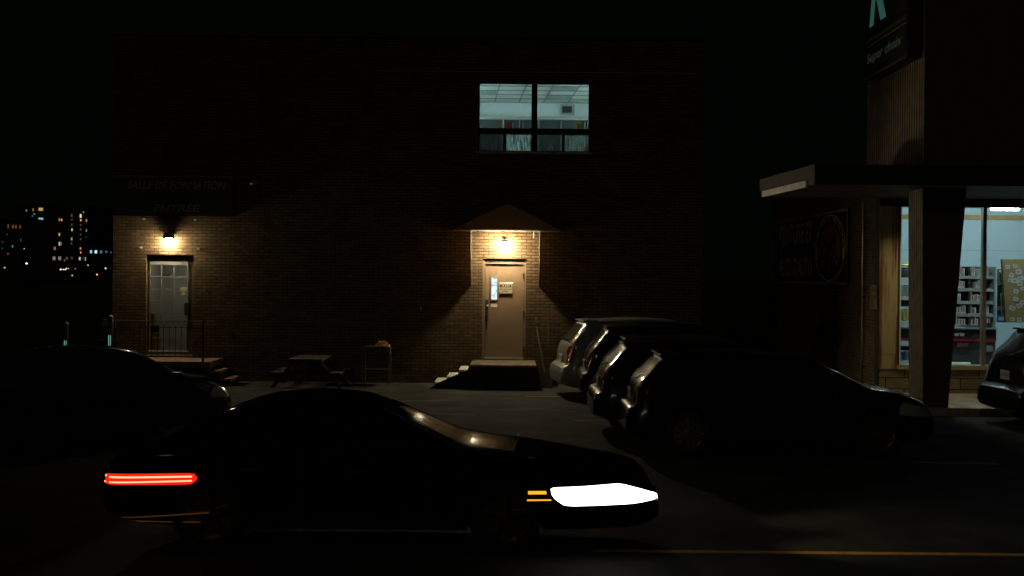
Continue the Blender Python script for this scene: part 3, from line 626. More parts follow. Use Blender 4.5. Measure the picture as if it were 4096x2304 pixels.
for k in range(5):
    pts = []
    for q in range(17):
        t = q/16*math.pi*2; rad = .14-.02*k
        pts.append((cxh+.03+math.cos(t+k)*rad*1.2+rr.uniform(-.015,.015), CY+.22+math.sin(t+k)*rad*.8, hz+.016+k*.022+.012*math.sin(3*t+k)))
    hs.tube(pts, .016, 8)
hs.tube([(cxh+.16, CY+.1, hz+.02), (cxh+.22, CY, hz-.02), (cxh+.235, CY-.02, hz-.15)], .014, 8)
hs.smooth = True
tag(hs.build('garden_hose', mat('yellow hose', (.30,.19,.03), .5)), 'heap of yellow hose lying on top of the tube rack', 'hose')

# ------------------------------------------------------------------ parts store (right)
YS, YF = 23.7, 21.2; XS = 7.65
st = thing('parts_store', 'low auto parts store with deep canopy, tapered pillar and lit display window', 'building', (XS+4, YS, 0))
gx0 = U(3603, 1150, YS)[0]; gz0, gz1 = U(3900, 1462, YS)[1], U(3900, 828, YS)[1]; XE = 16.5
# stone base, head, wall ends
MB().box(XS+.02, XE, YS, YS+.25, 0, gz0-.09).build('stone_base', BLOCK, st)
MB().box(gx0-.07, XE, YS-.05, YS+.25, gz0-.089, gz0).build('sill', mat('cream sill', (.5,.42,.26), .6, var=.1), st)
MB().box(XS+.02, XE, YS, YS+.25, gz1, 4.5).build('header_wall', FASC, st)
# rust streaked cream corner panel
rm = bpy.data.materials.new('rust streaked panel'); rm.use_nodes = True; n_ = rm.node_tree; b_ = n_.nodes['Principled BSDF']; b_.inputs['Roughness'].default_value = .7
g_ = n_.nodes.new('ShaderNodeNewGeometry'); mp_ = n_.nodes.new('ShaderNodeMapping'); mp_.inputs['Scale'].default_value = (9, 1, .55); mp_.inputs['Location'].default_value = (.3, 0, .2)
no_ = n_.nodes.new('ShaderNodeTexNoise'); no_.inputs['Scale'].default_value = 1.0; no_.inputs['Detail'].default_value = 7
n_.links.new(g_.outputs['Position'], mp_.inputs[0]); n_.links.new(mp_.outputs[0], no_.inputs['Vector'])
ra_ = n_.nodes.new('ShaderNodeValToRGB'); ra_.color_ramp.elements[0].position = .50; ra_.color_ramp.elements[0].color = (.46,.37,.19,1); ra_.color_ramp.elements[1].position = .62; ra_.color_ramp.elements[1].color = (.17,.075,.02,1)
n_.links.new(no_.outputs['Fac'], ra_.inputs[0]); n_.links.new(ra_.outputs[0], b_.inputs['Base Color'])
pj = U(3550, 1417, YS)[1]; pzb = U(3550, 1472, YS)[1]
MB().box(XS, gx0-.075, YS-.03, YS-.001, pj+.006, gz1).box(XS, gx0-.075, YS-.03, YS-.001, pzb, pj-.006).box(XS+.001, gx0-.076, YS-.026, YS-.001, pj-.006, pj+.006).build('corner_panel', rm, st)
MB().box(gx0-.073, gx0-.03, YS-.035, YS+.1, gz0, gz1).build('jamb', mat('dark jamb', (.05,.035,.02), .6), st)
MB().box(gx0-.029, gx0+.0, YS-.02, YS+.1, gz0+.001, gz1).build('window_frame', mat('white window frame', (.75,.8,.78), .5), st)
mA, mB_ = U(3929, 1150, YS)[0], U(3943, 1150, YS)[0]
box('mullion', (mA, mB_, YS-.03, YS+.1, gz0+.001, gz1-.001), mat('bronze mullion', (.26,.22,.16), .5, .2), st)
box('mullion', (mA+2.2, mB_+2.2, YS-.03, YS+.1, gz0+.001, gz1-.001), MATS['bronze mullion'], st)
box('glass', (gx0, mA, YS+.03, YS+.036, gz0, gz1), GLASS, st)
box('glass', (mB_, mB_+2.1, YS+.03, YS+.036, gz0, gz1), GLASS, st)
# side wall (towards the camera's left), roof
MB().box(XS, XS+.22, YS+.251, 33.3, 0, 4.8).build('side_wall', SIDEBRICK, st)
MB().box(XS, XS+.019, YS, YS+.25, 0, 4.5).build('corner_post', FASC, st)
MB().box(XS+.221, XE, 33.1, 33.3, 0, 4.8).build('rear_wall', SIDEBRICK, st)
box('roof', (XS+.221, XE, YS+.26, 33.09, 4.6, 4.78), FASC, st)
# canopy
c0 = U(3262, 738, 20.4); c1 = U(3055, 782, 23.4)
czb, czt = 4.20, 4.53
MB().hexa([(c0[0],20.4,czb),(XE,20.4,czb),(XE,YS-.04,czb),(c1[0],YS-.04,czb)], [(c0[0],20.4,czt),(XE,20.4,czt),(XE,YS-.04,czt),(c1[0],YS-.04,czt)]).build('canopy', SOFF, st)
MB().hexa([(c0[0]-.03,20.36,czb+.0),(XE,20.36,czb),(XE,20.399,czb),(c0[0]-.03,20.399,czb)], [(c0[0]-.03,20.36,czt+.03),(XE,20.36,czt+.03),(XE,20.399,czt+.03),(c0[0]-.03,20.399,czt+.03)]).build('canopy_fascia', FASC, st)
def side_y(t): return (c0[0]+(c1[0]-c0[0])*t, 20.4+(YS-.04-20.4)*t)
A, B = side_y(.0), side_y(1.0)
MB().hexa([(A[0]-.032,A[1],czb+.10),(A[0]-.003,A[1],czb+.10),(B[0]-.003,B[1],czb+.10),(B[0]-.032,B[1],czb+.10)], [(A[0]-.032,A[1],czt+.03),(A[0]-.003,A[1],czt+.03),(B[0]-.003,B[1],czt+.03),(B[0]-.032,B[1],czt+.03)]).build('canopy_fascia', mat('side fascia', (.04,.032,.024), .7, var=.2), st)
A, B = side_y(.12), side_y(.93)
MB().hexa([(A[0]-.045,A[1],czb-.02),(A[0]-.003,A[1],czb-.02),(B[0]-.003,B[1],czb-.02),(B[0]-.045,B[1],czb-.02)], [(A[0]-.045,A[1],czb+.099),(A[0]-.003,A[1],czb+.099),(B[0]-.003,B[1],czb+.099),(B[0]-.045,B[1],czb+.099)]).build('pale_flashing', mat('pale flashing', (.82,.82,.74), .5, var=.2, vscale=6), st)
# upper fin wall, ribs
MB().box(XS+.012, XE, YF, 24.7, czt+.031, 9.8).build('upper_wall', PILL, st)
box('groove_shade', (XS+.009, XS+.0115, YF+.01, 24.69, czt+.032, 9.79), BLACK, st)  # black sheet paints the shade between the ribs
rb = MB(); n = 26
for i in range(n):
    y = YF+.02+(24.7-YF-.06)*i/n; rb.box(XS, XS+.0085, y, y+.07, czt+.031, 9.8)
rb.build('ribbed_cladding', RIB, st)
# tapered pillar
def pil(py): return U(3690, py, 21.0)[0]
pz1, pz0 = czb-.001, .15
fl_t, fr_t = U(3692, 800, 21.0)[0], U(3866, 800, 21.0)[0]; fl_b, fr_b = U(3694, 1630, 21.0)[0], U(3792, 1630, 21.0)[0]
yb = 21.78
MB().hexa([(fl_b,21.0,pz0),(fr_b,21.0,pz0),(fr_b,yb,pz0),(fl_b,yb,pz0)], [(fl_t,21.0,pz1),(fr_t,21.0,pz1),(fr_t,yb,pz1),(fl_t,yb,pz1)]).build('pillar', PILL, st)
rb = MB(); n = 7
for i in range(n):
    y = 21.02+(yb-21.05)*i/n; rb.hexa([(fl_b-.012,y,pz0),(fl_b-.004,y,pz0),(fl_b-.004,y+.055,pz0),(fl_b-.012,y+.055,pz0)], [(fl_t-.012,y,pz1),(fl_t-.004,y,pz1),(fl_t-.004,y+.055,pz1),(fl_t-.012,y+.055,pz1)])
rb.build('pillar_ribs', RIB, st)
MB().hexa([(fl_b-.0035,21.01,pz0),(fl_b-.001,21.01,pz0),(fl_b-.001,yb-.01,pz0),(fl_b-.0035,yb-.01,pz0)], [(fl_t-.0035,21.01,pz1),(fl_t-.001,21.01,pz1),(fl_t-.001,yb-.01,pz1),(fl_t-.0035,yb-.01,pz1)]).build('pillar_groove_shade', BLACK, st)  # black sheet puts painted shade into the pillar grooves
# sidewalk in front of the store
struct('pavement', MB().box(XS-.1, 30, 20.93, YS-.002, 0, .15), CONC)
# drain pipe, notice
Xp = XS-.05; Yp = XS*F/(3461-HX)
dp = thing('drain_pipe', 'thin pale metal pipe running down the store side wall', 'pipe', (Xp, Yp, 0))
MB().tube([(Xp, Yp, 0), (Xp, Yp, 4.15)], .022, 10).build('pipe', mat('shiny pipe', (.6,.5,.36), .25, .9), dp)
for Z in (.6, 2.1, 3.6): MB().box(Xp-.03, XS-.001, Yp-.04, Yp+.04, Z, Z+.03).build('pipe_clip', DARKM, dp)
y0, y1 = 23.80, 24.22
zt, zb_ = U(3498, 1140, 24.0)[1], U(3498, 1238, 24.0)[1]
nt_ = thing('wall_notice', 'small pale printed notice at the corner of the store side wall', 'notice', (XS, 24.0, zb_))
box('plate', (XS-.02, XS-.001, y0, y1, zb_, zt), mat('aged notice', (.40,.30,.19), .7, var=.2, vscale=20), nt_)
text('lettering', 'AVIS', mat('notice red', (.22,.05,.03)), nt_, .3, .1, (XS-.021, y1-.06, zt-.16), (0,-1,0), (0,0,1), 0, .02, .001)
text('lettering', 'STATIONNEMENT\nRÉSERVÉ\nAUX CLIENTS', BLACK, nt_, .34, .26, (XS-.021, y1-.04, zb_+.04), (0,-1,0), (0,0,1), 0, .02, .001)

# wall sign PEINTURE ET PIECES D'AUTO
def YX(px): return (XS-.06)*F/(px-HX)
s0_, s1_ = YX(3104), YX(3389); sz1, sz0 = 4.12, 2.38
sg = thing('wall_sign', "long dark painted sign PEINTURE ET PIÈCES D'AUTO on the store side wall", 'sign', (XS, (s0_+s1_)/2, sz0))
box('board', (XS-.06, XS-.001, s1_, s0_, sz0, sz1), mat('dark teal board', (.014,.018,.016), .5, var=.2, vscale=3), sg)
TRIM = mat('sign trim', (.45,.35,.26), .6)
MB().box(XS-.075, XS-.0605, s1_, s0_, sz0, sz0+.06).box(XS-.075, XS-.0605, s1_, s0_, sz1-.06, sz1).box(XS-.075, XS-.0605, s1_, s1_+.04, sz0+.06, sz1-.06).box(XS-.075, XS-.0605, s0_-.04, s0_, sz0+.06, sz1-.06).build('trim', TRIM, sg)
OCH = mat('ochre letters', (.78,.50,.09), .6, var=.2, vscale=8)
ya, yb2 = YX(3116), YX(3248)
text('lettering', 'PEINTURE ET', OCH, sg, ya-yb2, .56, (XS-.0605, ya, 3.42), (0,-1,0), (0,0,1), 0, .03, .002)
text('lettering', "PIÈCES D'AUTO", OCH, sg, ya-yb2, .64, (XS-.0605, ya, 2.56), (0,-1,0), (0,0,1), 0, .03, .002)
ye0, ye1 = YX(3258), YX(3382); ec = (ye0+ye1)/2; ea = (ye0-ye1)/2; ez = (sz0+sz1)/2; eb = .80
def ell(k, r, x): return [(x, ec-ea*r*math.sin(2*math.pi*i/k), ez+eb*r*math.cos(2*math.pi*i/k)) for i in range(k)]
em = MB(); o1, o2 = ell(48, 1.0, XS-.064), ell(48, .955, XS-.064)
for i in range(48): j = (i+1) % 48; em.quad(o1[i], o1[j], o2[j], o2[i])
em.build('emblem_ring', mat('cream ring', (.75,.66,.42), .6), sg)
# half disc of orange brown with dark crossing strokes
dsc = MB(); n = 40; pts = [(XS-.062, ec-ea*.70*math.sin(t), ez+eb*.70*math.cos(t)) for t in [(-2.45+4.9*i/n) for i in range(n+1)]] + [(XS-.062, ec, ez-.05)]
dsc.quad(*pts).build('emblem_disc', mat('orange brown', (.42,.16,.05), .6, var=.25), sg)
stx = MB()
def stroke(a, b, wd):
    (ya_, za_), (yb_, zb2) = a, b; stx.hexa([(XS-.0655,ec+ya_-wd,za_+ez),(XS-.0655,ec+ya_+wd,za_+ez),(XS-.0655,ec+yb_+wd,zb2+ez),(XS-.0655,ec+yb_-wd,zb2+ez)], [(XS-.0625,ec+ya_-wd,za_+ez),(XS-.0625,ec+ya_+wd,za_+ez),(XS-.0625,ec+yb_+wd,zb2+ez),(XS-.0625,ec+yb_-wd,zb2+ez)])
stroke((.75,.28), (-.8,-.3), .10); stroke((-.55,.28), (.62,-.3), .10); stroke((.62,.1), (.65,-.2), .06)
stx.build('emblem_strokes', BLACK, sg)
MB().box(XS-.068, XS-.066, ec-.02, ec+.02, ez-.68, ez-.06).build('emblem_line', MATS['cream ring'], sg)
lm = MATS['cream ring']
word = "DISTRIBUTION DE PIECES D'AUTO"
cu = bpy.data.curves.new('l', 'FONT')
for i, ch in enumerate(word):
    if ch == ' ': continue
    t = -1.75 + 3.5*i/(len(word)-1); cyy, czz = ec-ea*.80*math.sin(t), ez+eb*.80*math.cos(t)
    xd = Vector((0, -math.cos(t), -math.sin(t))); yd = Vector((0, -math.sin(t), math.cos(t)))
    o = Vector((XS-.0625, cyy, czz)) - xd*.05
    if i == 0: letters = []
    letters.append(text('emblem_letter', ch, lm, sg, .10 if ch != "'" else .02, .15, o, xd, yd, 0, .02, .002))
for px_, zz0, zz1 in ((1, -.28, -.02), (-1, -.28, -.02)):
    MB().box(XS-.065, XS-.0625, ec+px_*ea*.86-.07, ec+px_*ea*.86+.07, ez+zz0, ez+zz1).build('emblem_block', lm, sg)

# blade sign at the top
bxs = 7.38
def YB(px): return bxs*F/(px-HX)
b0, b1 = YB(3450), YB(3622); bz0, bz1 = 6.68, 9.4
bs = thing('blade_sign', 'tall boxed shop sign high on the ribbed wall above the canopy', 'sign', (bxs, (b0+b1)/2, bz0))
box('cabinet', (bxs, XS-.001, b1, b0, bz0, bz1), mat('sign cabinet', (.016,.018,.014), .5), bs)
def band(n, za_, zb2, m): return MB().box(bxs-.012, bxs-.001, b1+.12, b0-.12, za_, zb2).build(n, m, bs)
band('lower_panel', 6.86, 7.30, mat('smoked panel', (.055,.042,.03), .4)); band('yellow_stripe', 7.42, 7.50, mat('stripe yellow', (.16,.14,.03), .5)); band('upper_panel', 7.62, 9.3, mat('grey panel', (.06,.05,.042), .4))
band('white_stripe', 7.335, 7.36, mat('pale stripe', (.3,.4,.36), .5))
TEAL = mat('teal light on letters', (.10,.34,.28), .5, emit=(.06,.22,.17), estr=.28)  # teal light falling on the letter, put into colour and emission
text('lettering', 'Super choix', mat('pale glow on letters', (.25,.34,.3), .5, emit=(.05,.08,.07), estr=.15), bs, b0-b1-.5, .26, (bxs-.013, b0-.2, 6.93), (0,-1,0), (0,0,1), .1, .02, .002)  # weak emission paints the light caught by these letters
text('lettering', 'K', TEAL, bs, 1.3, 1.5, (bxs-.013, b0-.35, 7.72), (0,-1,0), (0,0,1), .3, .04, .002)
MB().box(bxs-.02, bxs-.001, b1, b0, bz0, bz0+.05).build('bottom_trim', mat('trim grey', (.1,.09,.07), .5), bs)

# added downlight, kept out of view, brightens the pavement and corner column
sx, sy_ = 8.4, 22.4
sl_ = thing('added_soffit_light', 'small added downlight unseen under the store canopy behind the pillar', 'downlight', (sx, sy_, czb))
MB().lathe((sx, sy_, czb-.07), [(.135,-.06),(.14,-.06),(.14,.069),(.135,.069),(.135,-.06)], caps=False).build('added_trim_ring', BLACK, sl_)
MB().lathe((sx, sy_, czb-.012), [(.10,0),(.10,.008)]).build('lens', mat('added downlight lens', (1,1,1), .5, emit=(1,.82,.5), estr=290), sl_)

# store interior
IY = 30.0; FZ = .15; CZ = 4.42
cwm = mat('pale blue store wall', (.50,.62,.66), .7, var=.06, vscale=1)
MB().quad((XS+.22,IY,FZ),(XE,IY,FZ),(XE,IY,CZ),(XS+.22,IY,CZ)).quad((XS+.222,YS+.25,FZ),(XS+.222,IY,FZ),(XS+.222,IY,CZ),(XS+.222,YS+.25,CZ)).quad((XE,YS+.25,FZ),(XE,IY,FZ),(XE,IY,CZ),(XE,YS+.25,CZ)).build('shop_wall', cwm, st)
box('shop_floor', (XS+.22, XE, YS+.25, IY, FZ-.05, FZ), mat('shop floor', (.25,.24,.22), .4), st)
cc_ = MB().box(XS+.22, XE, YS+.25, IY, CZ, CZ+.05)
for i in range(14): cc_.box(XS+.23, XE-.01, YS+.4+i*.42, YS+.415+i*.42, CZ-.012, CZ-.001)
cc_.build('shop_ceiling', mat('corrugated ceiling', (.55,.58,.55), .6), st)
wz1, wz0 = U(4000, 862, IY)[1], U(4000, 880, IY)[1]
box('wood_beam', (XS+.23, XE-.01, IY-.12, IY-.002, wz0, wz1), mat('beam wood', (.48,.28,.10), .6, var=.25, vscale=5), st)
box('wall_joint', (XS+.23, XE-.01, IY-.006, IY-.002, U(4000,1002,IY)[1], U(4000,1004,IY)[1]), mat('joint', (.3,.4,.42), .7), st)
STUBE = mat('store tube', (.8,.9,.9), .5, emit=(.68,.96,1), estr=122)
for k, (X, Y) in enumerate(((9.0, 24.3), (11.0, 24.3), (13.2, 24.3), (9.3, 26.9), (14.2, 26.9))):
    t = thing('shop_light', 'ceiling tube light inside the store hidden above the window head', 'ceiling light', (X, Y, CZ), 'tube lights inside the store')
    box('housing', (X-.6, X+.6, Y-.06, Y+.06, CZ-.06, CZ-.013), WHITE, t); MB().tube([(X-.56, Y, CZ-.085), (X+.56, Y, CZ-.085)], .02, 8).build('tube', STUBE, t)
q = U(4020, 838, 27.9)
t = thing('shop_light', 'glowing ceiling tube visible at the top right of the store window', 'ceiling light', (q[0], 27.9, q[1]), 'tube lights inside the store')
MB().hexa([(q[0]-.42,27.8,q[1]+.03),(q[0]+.42,27.8,q[1]+.03),(q[0]+.42,28,q[1]+.03),(q[0]-.42,28,q[1]+.03)], [(q[0]-.36,27.84,q[1]+.07),(q[0]+.36,27.84,q[1]+.07),(q[0]+.36,27.96,q[1]+.07),(q[0]-.36,27.96,q[1]+.07)]).build('housing', MATS['vent frame'], t)
MB().tube([(q[0]-.34, 27.9, q[1]), (q[0]+.34, 27.9, q[1])], .022, 8).build('tube', STUBE, t)
MB().tube([(q[0], 27.9, q[1]+.07), (q[0], 27.9, CZ-.002)], .01, 6).build('stem', DARKM, t)

# shelf unit with white and red boxes
SY = 27.6
shx0, shx1 = U(3700, 1200, SY)[0], U(3984, 1200, SY)[0]
sh = thing('shelf_unit', 'tall grey shelf rack of boxed parts behind the store window', 'shelf', ((shx0+shx1)/2, SY+.2, FZ))
SHM = mat('shelf steel', (.30,.34,.31), .5, .2)
zt_ = U(3900, 1066, SY)[1]
box('back_panel', (shx0, shx1, SY+.40, SY+.43, FZ, zt_), mat('shelf back', (.035,.032,.028), .7), sh)
levels = [1111, 1161, 1212, 1262, 1308]
lz_ = [U(3900, y, SY)[1] for y in levels]
for Z in lz_: box('shelf', (shx0+.03, shx1-.05, SY, SY+.399, Z-.03, Z), SHM, sh)
for px in (3704, 3790, 3877, 3980):
    X = U(px, 1200, SY)[0]; box('upright', (X-.02, X+.02, SY-.01, SY+.39, FZ, zt_), SHM if px > 3900 else DARKM, sh)
PB = mat('white carton', (.55,.55,.50), .6, var=.15, vscale=30); PR = mat('red carton mark', (.32,.05,.05), .6)
def carton(w_, h_, loc):
    t = thing('parts_box', 'small white and red parts carton standing on the shelf rack', 'box', loc, 'cartons on the shelf rack')
    MB().box(loc[0], loc[0]+w_, loc[1], loc[1]+.25, loc[2], loc[2]+h_).build('carton', PB, t)
    MB().box(loc[0]+.004, loc[0]+w_*.45, loc[1]-.0025, loc[1]-.0005, loc[2]+h_*.35, loc[2]+h_*.92).build('red_mark', PR, t)
    return t
protos = [carton(.05, .22, (0,0,-30)), carton(.065, .19, (1,0,-30)), carton(.045, .25, (2,0,-30))]
rr = random.Random(11); first = [True]*3; cnt = 0
for Z in lz_:
    X = U(3822, 1200, SY)[0]+rr.uniform(0,.08)
    while X < shx1-.16:
        if rr.random() < .16: X += rr.uniform(.06,.16); continue
        if abs(X+.03-U(3877,1200,SY)[0]) < .055: X += .06; continue
        k = rr.randrange(3); 
        if first[k]: o = protos[k]; first[k] = False
        else: o = copy_tree(protos[k])
        o.location = (X, SY+.03+rr.uniform(0,.04), Z+.001); X += (.05,.065,.045)[k]+rr.choice((.004,.012,.02)); cnt += 1
    # front price strip and low trays
    a_, b2 = U(3826, 1200, SY)[0], shx1-.08
    box('label_rail', (a_, b2, SY-.012, SY-.001, Z-.028, Z+.05), mat('label rail', (.32,.32,.28), .6, var=.5, vscale=60), sh)
# things in the left slit of the window
LX = [(1056,1066,'yellow tin on the top ledge of the left display','tin',YELL,.12),(1070,1110,'dark grille part hung in the left display','car part',BLACK,.05),(1111,1123,'white shelf front in the left display upper part','shelf',WHITE,.3),
      (1140,1186,'row of grey filter cartons in the left display','box',mat('grey cartons',(.25,.29,.26),.6),.2),(1187,1200,'white shelf front in the left display middle part','shelf',WHITE,.3),
      (1201,1226,'black car mat rolled in the left display','car mat',BLACK,.2),(1236,1282,'row of yellow cartons in the left display','box',mat('ochre cartons',(.42,.32,.09),.6),.2),
      (1283,1296,'white shelf front low in the left display','shelf',WHITE,.3),(1386,1402,'black rubber part low in the left display','car part',BLACK,.2),(1405,1442,'row of blue and white cartons low in the left display','box',mat('blue cartons',(.25,.42,.5),.6),.2)]
dsx0, dsx1 = U(3598, 1200, 25.3)[0], U(3662, 1200, 25.3)[0]
for (ya_, yb_, lab, cat, m_, th) in LX:
    z1_, z0_ = U(3630, ya_, 25.3)[1], U(3630, yb_, 25.3)[1]
    t = thing(cat.replace(' ', '_')+'_display', lab, cat, ((dsx0+dsx1)/2, 25.3, z0_))
    if cat == 'shelf': MB().box(dsx0-.1, dsx1+.1, 25.25, 25.25+th, z0_, z1_).build('front_board', m_, t, .004)
    elif cat == 'box':
        n = 5; wv = (dsx1-dsx0)/n
        for i in range(n):
            MB().box(dsx0+i*wv+.006, dsx0+(i+1)*wv-.006, 25.3, 25.3+th, z0_, z1_-(.02 if i % 2 else 0)).build('carton', m_ if not ('blue' in lab and i % 2) else mat('deep blue cartons', (.03,.14,.32), .6), t, .003)
    else: MB().lathe(((dsx0+dsx1)/2, 25.5, z0_), [((dsx1-dsx0)*.5, 0), ((dsx1-dsx0)*.5, (z1_-z0_)*.6), ((dsx1-dsx0)*.35, (z1_-z0_))], 'Z', 20).build('body', m_, t)
# counter with red stripe and lettering
CTY = 25.2
ca, cb_ = U(3596, 1340, CTY)[0], U(3985, 1340, CTY)[0]
cT, cM, cS, cB = [U(3900, y, CTY)[1] for y in (1318, 1355, 1366, 1455)]
cn_ = thing('shop_counter', 'black store counter with a red stripe behind the display window', 'counter', ((ca+cb_)/2, CTY, FZ))
box('black_band', (ca, cb_, CTY, CTY+.04, cM, cT), mat('counter black', (.012,.014,.013), .4), cn_)
box('red_stripe', (ca, cb_, CTY-.004, CTY+.04, cS, cM-.0005), mat('counter red', (.42,.01,.03), .5), cn_)
box('lower_panel', (U(3800,1400,CTY)[0], cb_, CTY+.05, CTY+.09, FZ, cS-.001), mat('counter grey', (.10,.11,.11), .35, var=.3, vscale=3), cn_)
box('counter_top', (ca, cb_, CTY-.03, CTY+.6, cT+.001, cT+.03), mat('counter top', (.22,.23,.22), .4), cn_)
tx0, tx1 = U(3748, 1340, CTY)[0], U(3857, 1340, CTY)[0]
tz0 = U(3830, 1344, CTY)[1]
text('lettering', 'carrosserie', mat('counter white', (.72,.72,.66), .5), cn_, tx1-tx0, .085, (tx0, CTY-.001, tz0), (1,0,0), (0,0,1), .25, .03, .002)
item('price_sheet', 'pale tilted sheet on the lower counter front right of the mullion', 'paper', 3946, 3972, 1382, 1406, CTY+.02, .004, mat('sheet grey', (.4,.46,.44), .7), bevel=0)
item('spray_can_box', 'reddish carton low behind the counter glass', 'box', 3828, 3872, 1372, 1388, CTY+.0, .04, mat('dim red carton', (.2,.06,.05), .6))
q = UR(3800, 3900, 1452, 1462, YS+.3)
tag(MB().hexa([(q[0],YS+.26,gz0+.001),(q[1]-.1,YS+.26,gz0+.001),(q[1],YS+.56,gz0+.001),(q[0],YS+.56,gz0+.001)], [(q[0],YS+.26,gz0+.008),(q[1]-.1,YS+.26,gz0+.008),(q[1],YS+.56,gz0+.03),(q[0],YS+.56,gz0+.03)]).build('flat_box', WHITE), 'flat pale box lying on the window ledge behind the pillar', 'box')
# items on the counter
item('till_screen', 'dark till screen on the counter right of the mullion', 'till', 3948, 3968, 1292, 1316, CTY+.2, .05, mat('till', (.05,.06,.06), .3))
item('paper_tray', 'pale document tray on the counter behind the mullion', 'tray', 3858, 3920, 1300, 1316, CTY+.25, .2, mat('tray', (.14,.17,.17), .4))
item('blue_sign_card', 'blue and white card at the foot of the wrench display', 'card', 3988, 4019, 1258, 1290, 25.15, .02, mat('card blue', (.02,.15,.45), .5), bevel=0)
item('white_sign_card', 'white card leaning at the foot of the wrench display', 'card', 3996, 4021, 1268, 1282, 25.1, .02, mat('card white', (.6,.7,.72), .5), bevel=0)
# wrench display
WY = 25.25
q = UR(3990, 4030, 1076, 1272, WY)
wd = thing('wrench_display', 'tall black display card with chrome wrenches left of the corkboard', 'tool display', ((q[0]+q[1])/2, WY, q[2]))
box('card', (q[0], q[1], WY, WY+.03, q[2], q[3]), mat('display black', (.012,.016,.018), .4), wd)
kq = UR(3994, 4009, 1079, 1091, WY); box('logo_patch', (kq[0], kq[1], WY-.004, WY-.001, kq[2], kq[3]), mat('logo pink', (.42,.16,.2), .5), wd)
text('lettering', 'K', mat('logo white', (.8,.8,.8), .5), wd, (kq[1]-kq[0])*.45, (kq[3]-kq[2])*.7, (kq[0]+.02, WY-.0045, kq[2]+.01), (1,0,0), (0,0,1), 0, .04, .001)
box('pink_band', (q[0], q[1], WY-.005, WY-.001, U(4000,1240,WY)[1], U(4000,1225,WY)[1]), MATS['logo pink'], wd)
CH = mat('wrench chrome', (.6,.72,.75), .2, .9)
for (xa_, ya_, xb_, yb_) in ((3996,1092,3999,1136), (4007,1092,4008,1130), (4004,1178,4008,1262)):
    a = U(xa_, ya_, WY-.03); b = U(xb_, yb_, WY-.03); wr = MB().tube([(a[0],WY-.02,a[1]),(b[0],WY-.02,b[1])], .011, 8)
    wr.lathe((a[0], WY-.02, a[1]), [(.012,-.008),(.028,-.008),(.028,.008),(.012,.008),(.012,-.008)], 'Y', 14, False).lathe((b[0], WY-.02, b[1]), [(.012,-.008),(.028,-.008),(.028,.008),(.012,.008),(.012,-.008)], 'Y', 14, False)
    wr.build('wrench', CH, wd)
# corkboard with pinned papers
KY = 25.0
k00, k10 = U(4009, 1037, KY), U(4200, 1037, KY); k01, k11 = U(4024, 1290, KY), U(4200, 1290, KY)
kbd = thing('cork_board', 'tall brown corkboard covered in paper slips inside the store window', 'corkboard', ((k00[0]+k10[0])/2, KY, k01[1]))
MB().hexa([(k01[0],KY,k01[1]),(k11[0],KY,k11[1]),(k11[0],KY+.04,k11[1]),(k01[0],KY+.04,k01[1])], [(k00[0],KY,k00[1]),(k10[0],KY,k10[1]),(k10[0],KY+.04,k10[1]),(k00[0],KY+.04,k00[1])]).build('cork', mat('cork', (.36,.25,.09), .8, var=.15, vscale=14), kbd)
MB().hexa([(k01[0]-.02,KY-.002,k01[1]),(k01[0]-.002,KY-.002,k01[1]),(k01[0]-.002,KY+.045,k01[1]),(k01[0]-.02,KY+.045,k01[1])], [(k00[0]-.02,KY-.002,k00[1]),(k00[0]-.002,KY-.002,k00[1]),(k00[0]-.002,KY+.045,k00[1]),(k00[0]-.02,KY+.045,k00[1])]).build('edge_strip', DARKM, kbd)
SLIP = mat('paper slip', (.62,.64,.58), .7, var=.12, vscale=40); INK = mat('printed ink', (.25,.26,.25), .7)
rr = random.Random(4)
for (px, py, sz_, rot) in ((4031,1068,20,8),(4060,1065,20,-2),(4074,1087,22,4),(4046,1101,20,-25),(4041,1121,19,-10),(4059,1123,20,3),(4082,1114,22,12),(4079,1134,20,-6),(4092,1155,18,6),(4064,1165,20,-12),(4063,1196,22,-14),(4078,1222,20,24),(4090,1210,20,10),(4049,1233,22,-28),(4049,1277,18,-6),(4077,1279,18,0)):
    c = U(px, py, KY-.004); h_ = sz_/2*KY/F; a_ = R_(rot)
    def pr(u, v, yy): return (c[0]+u*math.cos(a_)-v*math.sin(a_), yy, c[1]+u*math.sin(a_)+v*math.cos(a_))
    t = thing('paper_slip', 'small white printed slip pinned at %s' % '', 'paper', (c[0], KY, c[1]), 'paper slips on the corkboard')
    t['label'] = 'small white printed slip pinned on the brown corkboard'
    w2, h2 = h_*rr.uniform(.85,1.1), h_*rr.uniform(.7,1.0)
    yy = KY-.003-rr.uniform(0,.008)
    MB().hexa([pr(-w2,-h2,yy),pr(w2,-h2,yy),pr(w2,h2,yy),pr(-w2,h2,yy)], [pr(-w2,-h2,yy+.0012),pr(w2,-h2,yy+.0012),pr(w2,h2,yy+.0012),pr(-w2,h2,yy+.0012)]).build('sheet', SLIP, t)
    MB().quad(pr(-w2*.6,-h2*.3,yy-.001),pr(w2*.5,-h2*.3,yy-.001),pr(w2*.5,h2*.3,yy-.001),pr(-w2*.6,h2*.3,yy-.001)).build('print', INK, t)

